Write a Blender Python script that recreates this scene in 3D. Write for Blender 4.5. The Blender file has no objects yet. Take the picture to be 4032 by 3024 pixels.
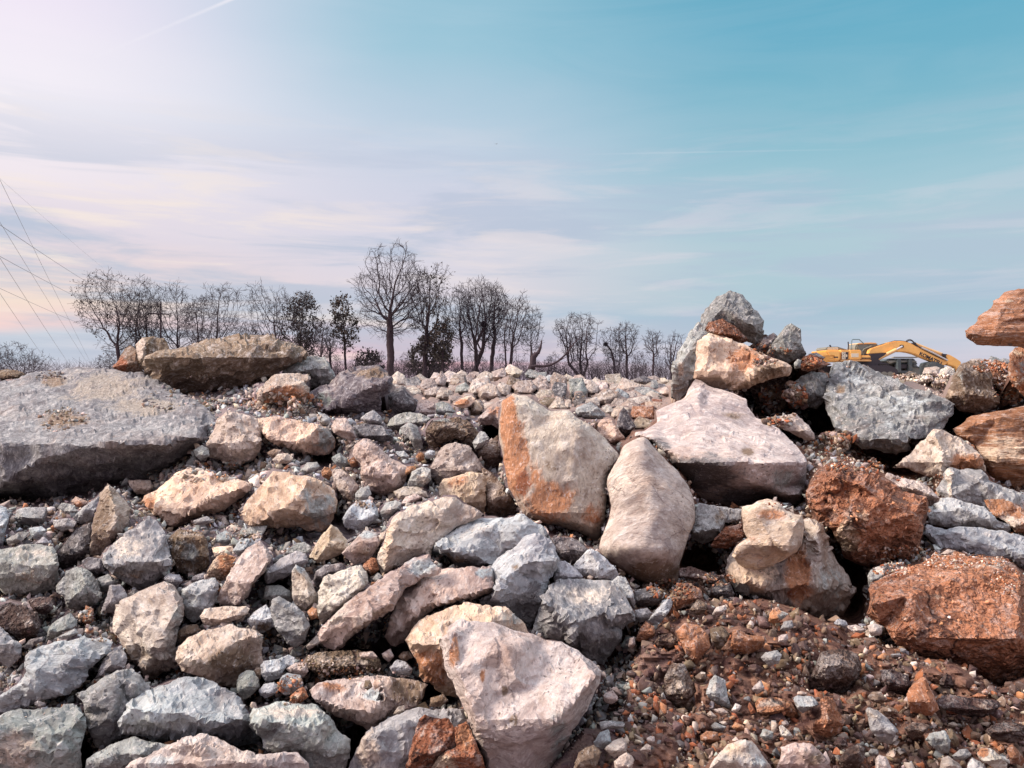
import bpy, math, random
import numpy as np
from mathutils import Vector
from mathutils.geometry import delaunay_2d_cdt

S = bpy.context.scene
COL = S.collection
F = 3024.0                        # focal length of the photograph in its own pixels
CX, CY = 2016.0, 1512.0

def lin(r, g, b):
    f = lambda c: (c / 255 / 12.92) if c <= 10 else ((c / 255 + 0.055) / 1.055) ** 2.4
    return (f(r), f(g), f(b))

# ------------------------------------------------------------------ camera
cam_d = bpy.data.cameras.new('camera')
cam_d.sensor_width = 36.0
cam_d.lens = 27.0
cam_d.clip_start = 0.05
cam_d.clip_end = 8000.0
cam = bpy.data.objects.new('camera', cam_d)
COL.objects.link(cam)
cam.location = (0, 0, 0)
cam.rotation_euler = (math.radians(90), 0, 0)
S.camera = cam

# ------------------------------------------------------------------ exposure
S.view_settings.view_transform = 'Standard'
S.view_settings.look = 'None'
S.view_settings.exposure = 0.54
S.view_settings.gamma = 1.0

# ------------------------------------------------------------------ sun, low in the west (to the left)
SUN_AZ, SUN_EL = math.radians(-90), math.radians(38)
sun_d = bpy.data.lights.new('sun', 'SUN')
sun_d.energy = 4.2
sun_d.angle = math.radians(20)
sun_d.color = (1.0, 0.845, 0.715)
sun = bpy.data.objects.new('sun', sun_d)
COL.objects.link(sun)
sd = Vector((math.sin(SUN_AZ) * math.cos(SUN_EL), math.cos(SUN_AZ) * math.cos(SUN_EL), math.sin(SUN_EL)))
sun.rotation_euler = sd.to_track_quat('Z', 'Y').to_euler()
sun.location = sd * 50

# ------------------------------------------------------------------ node helpers
class NT:
    def __init__(self, tree):
        self.t = tree
        tree.nodes.clear()
    def n(self, typ, **kw):
        nd = self.t.nodes.new(typ)
        for k, v in kw.items():
            if k == 'ins':
                for kk, vv in v.items():
                    self.set(nd, kk, vv)
            else:
                setattr(nd, k, v)
        return nd
    def set(self, nd, k, v):
        s = nd.inputs[k]
        if isinstance(v, bpy.types.NodeSocket):
            self.t.links.new(v, s)
        else:
            s.default_value = v
    def math(self, op, a, b=0.0, c=0.0, clamp=False):
        nd = self.n('ShaderNodeMath', operation=op, use_clamp=clamp)
        self.set(nd, 0, a); self.set(nd, 1, b)
        if op in ('MULTIPLY_ADD', 'SMOOTH_MIN', 'COMPARE'): self.set(nd, 2, c)
        return nd.outputs[0]
    def vmath(self, op, a, b=None):
        nd = self.n('ShaderNodeVectorMath', operation=op)
        self.set(nd, 0, a)
        if op == 'SCALE': nd.inputs['Scale'].default_value = 0.22
        if b is not None: self.set(nd, 1, b)
        return nd.outputs['Value'] if op in ('DOT_PRODUCT', 'LENGTH') else nd.outputs[0]
    def mapr(self, v, a, b, c=0.0, d=1.0, smooth=False):
        nd = self.n('ShaderNodeMapRange', clamp=True)
        if smooth: nd.interpolation_type = 'SMOOTHSTEP'
        self.set(nd, 0, v)
        for i, q in enumerate((a, b, c, d)): self.set(nd, i + 1, q)
        return nd.outputs[0]
    def mix(self, fac, a, b, mode='MIX'):
        nd = self.n('ShaderNodeMix', data_type='RGBA', blend_type=mode, clamp_factor=True)
        self.set(nd, 0, fac)
        self.set(nd, 6, a if isinstance(a, bpy.types.NodeSocket) else tuple(a)[:3] + (1.0,))
        self.set(nd, 7, b if isinstance(b, bpy.types.NodeSocket) else tuple(b)[:3] + (1.0,))
        return nd.outputs[2]
    def ramp(self, fac, stops):
        nd = self.n('ShaderNodeValToRGB')
        self.set(nd, 0, fac)
        cr = nd.color_ramp
        cr.elements[0].position = stops[0][0]; cr.elements[0].color = tuple(stops[0][1]) + (1.0,)
        cr.elements[1].position = stops[-1][0]; cr.elements[1].color = tuple(stops[-1][1]) + (1.0,)
        for p, c in stops[1:-1]:
            e = cr.elements.new(p); e.color = tuple(c) + (1.0,)
        return nd.outputs[0]
    def noise(self, vec, scale, detail=4, rough=0.55, dist=0.0, out=0):
        nd = self.n('ShaderNodeTexNoise', ins={'Vector': vec, 'Scale': scale, 'Detail': detail, 'Roughness': rough, 'Distortion': dist})
        return nd.outputs[out]
    def comb(self, x, y, z):
        return self.n('ShaderNodeCombineXYZ', ins={0: x, 1: y, 2: z}).outputs[0]

# ------------------------------------------------------------------ the sky: evening gradient with thin streaky cloud
W = bpy.data.worlds.new('World')
S.world = W
W.use_nodes = True
w = NT(W.node_tree)
tc = w.n('ShaderNodeTexCoord')
d = w.vmath('NORMALIZE', tc.outputs['Generated'])
sp = w.n('ShaderNodeSeparateXYZ', ins={0: d})
dx, dy, dz = sp.outputs
hl = w.math('SQRT', w.math('ADD', w.math('MULTIPLY', dx, dx), w.math('MULTIPLY', dy, dy)))
xn = w.math('DIVIDE', dx, w.math('MAXIMUM', hl, 0.05))
zz = w.math('MAXIMUM', dz, 0.0)
# slow waviness so that the bands are not ruler straight
wob = w.noise(w.comb(w.math('MULTIPLY', xn, 2.0), w.math('MULTIPLY', dz, 9.0), dy), 1.3, 3, 0.5)
zw = w.math('ADD', zz, w.mapr(wob, 0.3, 0.7, -0.016, 0.016))
left = w.ramp(zw, [(0.0, lin(226, 208, 222)), (0.02, lin(206, 214, 230)), (0.055, lin(206, 214, 228)), (0.068, lin(246, 214, 214)),
                   (0.10, lin(249, 226, 212)), (0.135, lin(238, 218, 220)), (0.17, lin(232, 220, 230)), (0.22, lin(246, 234, 240)),
                   (0.30, lin(253, 246, 252)), (0.40, lin(247, 236, 250)), (0.6, lin(222, 222, 242)), (1.0, lin(140, 172, 205))])
mid = w.ramp(zw, [(0.0, lin(222, 196, 218)), (0.012, lin(236, 196, 212)), (0.028, lin(248, 190, 200)), (0.05, lin(238, 204, 214)), (0.085, lin(196, 206, 224)),
                  (0.12, lin(228, 218, 228)), (0.17, lin(224, 219, 231)), (0.23, lin(216, 216, 232)), (0.30, lin(202, 214, 231)),
                  (0.40, lin(162, 203, 221)), (0.52, lin(132, 188, 211)), (1.0, lin(70, 128, 166))])
right = w.ramp(zw, [(0.0, lin(214, 206, 222)), (0.035, lin(200, 206, 224)), (0.06, lin(176, 200, 218)), (0.09, lin(166, 196, 214)), (0.12, lin(178, 204, 216)),
                    (0.17, lin(180, 206, 217)), (0.23, lin(162, 201, 215)), (0.30, lin(136, 191, 209)), (0.40, lin(104, 177, 203)),
                    (0.55, lin(92, 166, 194)), (1.0, lin(48, 104, 146))])
skyc = w.mix(w.mapr(xn, -0.56, -0.10, smooth=True), left, mid)
skyc = w.mix(w.mapr(xn, -0.12, 0.34, smooth=True), skyc, right)
# streaks: noise stretched along the horizon
cv = w.comb(w.math('MULTIPLY', xn, 2.6), w.math('MULTIPLY', dz, 21.0), w.math('MULTIPLY', dy, 0.6))
c1 = w.noise(cv, 1.1, 7, 0.58, 0.5)
c2 = w.noise(w.vmath('ADD', cv, (7.3, 2.1, 4.0)), 1.7, 7, 0.6, 0.4)
lowz = w.math('MULTIPLY', w.mapr(dz, 0.33, 0.20), w.mapr(dz, 0.0, 0.03))
grey = w.math('MULTIPLY', w.math('MULTIPLY', w.mapr(c1, 0.44, 0.62, smooth=True), lowz), w.mapr(xn, -0.6, 0.5, 0.80, 0.5))
skyc = w.mix(grey, skyc, lin(180, 194, 216))
warm = w.math('MULTIPLY', w.math('MULTIPLY', w.mapr(c2, 0.47, 0.66, smooth=True), lowz), w.mapr(xn, -0.5, 0.4, 0.8, 0.25))
skyc = w.mix(warm, skyc, w.mix(w.mapr(xn, -0.4, 0.3), lin(254, 238, 226), lin(232, 222, 232)))
hz = w.math('MULTIPLY', w.mapr(w.noise(cv, 0.7, 8, 0.62, 1.2), 0.42, 0.66, smooth=True), w.mapr(dz, 0.12, 0.32))
skyc = w.mix(w.math('MULTIPLY', hz, 0.06), skyc, lin(226, 232, 242))
# vapour trail: a thin band where the sky meets a tilted plane
def raydir(px, py):
    return Vector(((px - CX) / F, 1.0, (CY - py) / F)).normalized()
def trail(p, q, width, strength, lo, hi):
    global skyc
    nrm = raydir(*p).cross(raydir(*q)).normalized()
    dist = w.math('ABSOLUTE', w.vmath('DOT_PRODUCT', d, tuple(nrm)))
    m = w.math('MULTIPLY', w.mapr(dist, 0.0, width, 1.0, 0.0, True), w.mapr(xn, lo[0], lo[1]))
    m = w.math('MULTIPLY', m, w.mapr(xn, hi[0], hi[1], 1.0, 0.0))
    m = w.math('MULTIPLY', m, w.math('MULTIPLY', w.mapr(c2, 0.35, 0.55, 0.5, 1.0), w.mapr(dy, 0.0, 0.1)))
    skyc = w.mix(w.math('MULTIPLY', m, strength), skyc, lin(250, 246, 252))
trail((905, 0), (400, 215), 0.0028, 0.75, (-0.48, -0.36), (-0.2, -0.15))
trail((2500, 604), (3250, 590), 0.0016, 0.14, (0.05, 0.22), (0.3, 0.45))
# the eastern sky behind the viewer: violet afterglow band
skyc = w.mix(w.math('MULTIPLY', w.mapr(dy, 0.05, -0.45), w.mapr(dz, 0.95, 0.35)), skyc, lin(210, 192, 206))
# thin bright cloud overhead and behind, out of frame: the soft fill of the evening
glow = w.math('MAXIMUM', w.mapr(dz, 0.50, 0.80, 1.0, 2.5, True), w.mapr(dy, 0.1, -0.7, 1.0, 1.7, True))
skyc = w.mix(w.mapr(dz, 0.5, 0.8, 0.0, 0.75, True), skyc, lin(232, 224, 232))
glow = w.math('MULTIPLY', w.math('SUBTRACT', glow, 1.0), w.mapr(dz, 0.0, 0.1))
glow = w.math('ADD', glow, 1.0)
skyc = w.mix(w.mapr(dz, 0.0, -0.03), skyc, lin(112, 88, 110))
nish = w.n('ShaderNodeTexSky', sky_type='NISHITA', sun_disc=False)
nish.sun_elevation = SUN_EL
nish.sun_rotation = SUN_AZ
nish.air_density = 1.4
bg1 = w.n('ShaderNodeBackground', ins={'Color': skyc, 'Strength': w.math('MULTIPLY', glow, 0.63)})
bg2 = w.n('ShaderNodeBackground', ins={'Color': nish.outputs[0], 'Strength': 0.006})
ad = w.n('ShaderNodeAddShader', ins={0: bg1.outputs[0], 1: bg2.outputs[0]})
out = w.n('ShaderNodeOutputWorld', ins={'Surface': ad.outputs[0]})

# ------------------------------------------------------------------ materials
def material(name):
    m = bpy.data.materials.new(name)
    m.use_nodes = True
    return m, NT(m.node_tree)

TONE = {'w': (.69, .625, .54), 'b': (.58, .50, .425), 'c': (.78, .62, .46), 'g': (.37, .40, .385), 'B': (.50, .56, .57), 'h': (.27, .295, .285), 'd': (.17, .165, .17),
        'n': (.25, .185, .13), 'o': (.50, .245, .13), 'r': (.34, .13, .065), 'G': (.20, .25, .22), 'e': (.135, .09, .078), 's': (.36, .325, .28)}

def finish(nt, col, bump, rough=0.92, bd=0.02, bs=0.6, spec=0.25):
    b = nt.n('ShaderNodeBump', ins={'Height': bump, 'Strength': bs, 'Distance': bd})
    p = nt.n('ShaderNodeBsdfPrincipled', ins={'Base Color': col, 'Roughness': rough, 'Normal': b.outputs[0]})
    p.inputs['Specular IOR Level'].default_value = spec
    nt.n('ShaderNodeOutputMaterial', ins={'Surface': p.outputs[0]})

def stone_material(name, kind):
    m, t = material(name)
    co = t.n('ShaderNodeTexCoord').outputs['Object']
    info = t.n('ShaderNodeObjectInfo')
    base = info.outputs['Color']
    seed = t.math('MULTIPLY', info.outputs['Random'], 37.0)
    vr = t.n('ShaderNodeVectorRotate', rotation_type='EULER_XYZ', ins={'Vector': co, 'Rotation': t.comb(seed, t.math('MULTIPLY', seed, 0.7), t.math('MULTIPLY', seed, 1.9))}).outputs[0] if kind != 'strata' else co
    v = t.vmath('ADD', t.vmath('MULTIPLY', vr, (1.0, 0.75, 1.7)) if kind == 'stone' else vr, t.comb(seed, seed, seed))
    if kind == 'strata':
        v = t.vmath('MULTIPLY', v, (0.7, 0.7, 3.6))
    n1 = t.noise(v, 1.7, 9, 0.62, 0.6)
    n2 = t.noise(v, 9.0, 8, 0.68, 0.5)
    n3 = t.noise(v, 30.0, 6, 0.72, 0.4)
    dark = t.mix(1.0, base, (0.55, 0.51, 0.55), 'MULTIPLY')
    lite = t.mix(1.0, base, (1.25, 1.22, 1.2), 'MULTIPLY')
    c = t.mix(t.mapr(n1, 0.34, 0.66), dark, lite)
    c = t.mix(t.mapr(n2, 0.34, 0.50, 0.8, 0.0), c, t.mix(1.0, base, (0.52, 0.46, 0.46), 'MULTIPLY'))
    c = t.mix(t.mapr(n2, 0.52, 0.64, 0.0, 0.65), c, t.mix(0.5, base, (0.80, 0.76, 0.74)))
    # cool and warm drift across one rock
    n4 = t.noise(t.vmath('ADD', v, (9.0, 3.0, 5.0)), 1.1, 4, 0.5, 0.4)
    c = t.mix(t.mapr(n4, 0.52, 0.70, 0.0, 0.6), c, t.mix(1.0, c, (0.80, 0.84, 0.87), 'MULTIPLY'))
    c = t.mix(t.mapr(n4, 0.46, 0.30, 0.0, 0.12), c, (0.50, 0.35, 0.25))
    # iron rust where the rock has it (object colour alpha)
    n5 = t.noise(t.vmath('ADD', v, (2.0, 8.0, 1.0)), 2.3, 8, 0.68, 0.8)
    rust = t.math('MULTIPLY', t.mapr(n5, 0.54, 0.66), info.outputs['Alpha'])
    c = t.mix(rust, c, (0.40, 0.19, 0.08))
    # traced stains, edges broken by noise
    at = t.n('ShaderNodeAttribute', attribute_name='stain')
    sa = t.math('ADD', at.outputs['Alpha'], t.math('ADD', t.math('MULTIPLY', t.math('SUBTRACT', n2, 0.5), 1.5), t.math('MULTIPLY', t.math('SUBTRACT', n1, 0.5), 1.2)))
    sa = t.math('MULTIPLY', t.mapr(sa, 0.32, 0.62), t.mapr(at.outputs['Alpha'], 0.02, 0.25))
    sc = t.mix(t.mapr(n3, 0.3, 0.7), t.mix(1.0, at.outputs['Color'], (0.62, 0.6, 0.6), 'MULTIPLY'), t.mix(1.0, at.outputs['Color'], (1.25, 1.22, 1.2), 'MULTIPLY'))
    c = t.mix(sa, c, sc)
    # calcite veins
    nv = t.noise(t.vmath('MULTIPLY', t.vmath('ADD', v, (4.0, 4.0, 9.0)), (1.0, 1.0, 1.6)), 2.6, 5, 0.6, 1.4)
    vein = t.mapr(t.math('ABSOLUTE', t.math('SUBTRACT', nv, 0.5)), 0.0, 0.012, 1.0, 0.0)
    vein = t.math('MULTIPLY', vein, t.mapr(n2, 0.45, 0.6, 0.0, 0.55))
    if kind == 'stone':
        vk0 = t.n('ShaderNodeTexVoronoi', feature='DISTANCE_TO_EDGE', ins={'Vector': t.vmath('ADD', v, t.vmath('SCALE', t.n('ShaderNodeTexNoise', ins={'Vector': v, 'Scale': 4.0, 'Detail': 6.0}).outputs['Color'])), 'Scale': 2.4})
        ck = t.math('MULTIPLY', t.mapr(vk0.outputs[0], 0.003, 0.014, 1.0, 0.0), t.mapr(n4, 0.5, 0.56))
        c = t.mix(t.math('MULTIPLY', ck, 0.6), c, t.mix(1.0, base, (0.25, 0.2, 0.22), 'MULTIPLY'))
    if kind != 'clay':
        c = t.mix(vein, c, (0.80, 0.77, 0.74))
    # pits and pale flecks
    vo = t.n('ShaderNodeTexVoronoi', ins={'Vector': v, 'Scale': 26.0, 'Randomness': 1.0})
    pit = t.math('MULTIPLY', t.mapr(vo.outputs['Distance'], 0.10, 0.22, 1.0, 0.0), t.mapr(n1, 0.48, 0.6))
    c = t.mix(t.math('MULTIPLY', pit, 0.6), c, t.mix(1.0, base, (0.30, 0.22, 0.20), 'MULTIPLY'))
    fl = t.mapr(n3, 0.56, 0.66, 0.0, 0.55)
    c = t.mix(fl, c, (0.78, 0.70, 0.62) if kind == 'clay' else (0.80, 0.77, 0.75))
    fd = t.mapr(n3, 0.45, 0.34, 0.0, 0.6)
    c = t.mix(fd, c, t.mix(1.0, base, (0.40, 0.33, 0.34), 'MULTIPLY'))
    if kind == 'clay':
        vk = t.n('ShaderNodeTexVoronoi', feature='DISTANCE_TO_EDGE', ins={'Vector': t.vmath('ADD', v, t.vmath('SCALE', t.n('ShaderNodeTexNoise', ins={'Vector': v, 'Scale': 5.0, 'Detail': 5.0}).outputs['Color'])), 'Scale': 3.0})
        crack = t.math('MULTIPLY', t.mapr(vk.outputs[0], 0.008, 0.035, 1.0, 0.0), t.mapr(n4, 0.45, 0.55))
        c = t.mix(t.math('MULTIPLY', crack, 0.85), c, (0.05, 0.02, 0.02))
    h = t.math('ADD', t.math('MULTIPLY', n2, 0.8), t.math('MULTIPLY', n3, 0.8))
    if kind == 'clay':
        vc = t.n('ShaderNodeTexVoronoi', ins={'Vector': v, 'Scale': 22.0, 'Detail': 2.0})
        h = t.math('ADD', h, t.math('MULTIPLY', vc.outputs['Distance'], -1.6))
    h = t.math('SUBTRACT', h, t.math('MULTIPLY', pit, 0.5))
    if kind == 'clay': h = t.math('SUBTRACT', h, t.math('MULTIPLY', crack, 1.5))
    finish(t, c, h, bd={'clay': 0.05, 'strata': 0.05}.get(kind, 0.034), bs=1.0)
    return m

M_STONE = stone_material('limestone', 'stone')
M_CLAY = stone_material('clay', 'clay')
M_STRATA = stone_material('layered_sandstone', 'strata')

def plain(name, col, rough=0.6, metal=0.0, wear=0.0, wearcol=(0.2, 0.15, 0.12), scale=6.0):
    m, t = material(name)
    co = t.n('ShaderNodeTexCoord').outputs['Object']
    n = t.noise(co, scale, 6, 0.6, 0.3)
    c = t.mix(t.mapr(n, 0.4, 0.65, 0.0, 0.35), tuple(col), tuple(x * 0.7 for x in col))
    if wear:
        c = t.mix(t.math('MULTIPLY', t.mapr(t.noise(co, scale * 0.6, 8, 0.7, 0.5), 0.5, 0.66), wear), c, wearcol)
    p = t.n('ShaderNodeBsdfPrincipled', ins={'Base Color': c, 'Roughness': rough, 'Metallic': metal})
    t.n('ShaderNodeOutputMaterial', ins={'Surface': p.outputs[0]})
    return m
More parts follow.
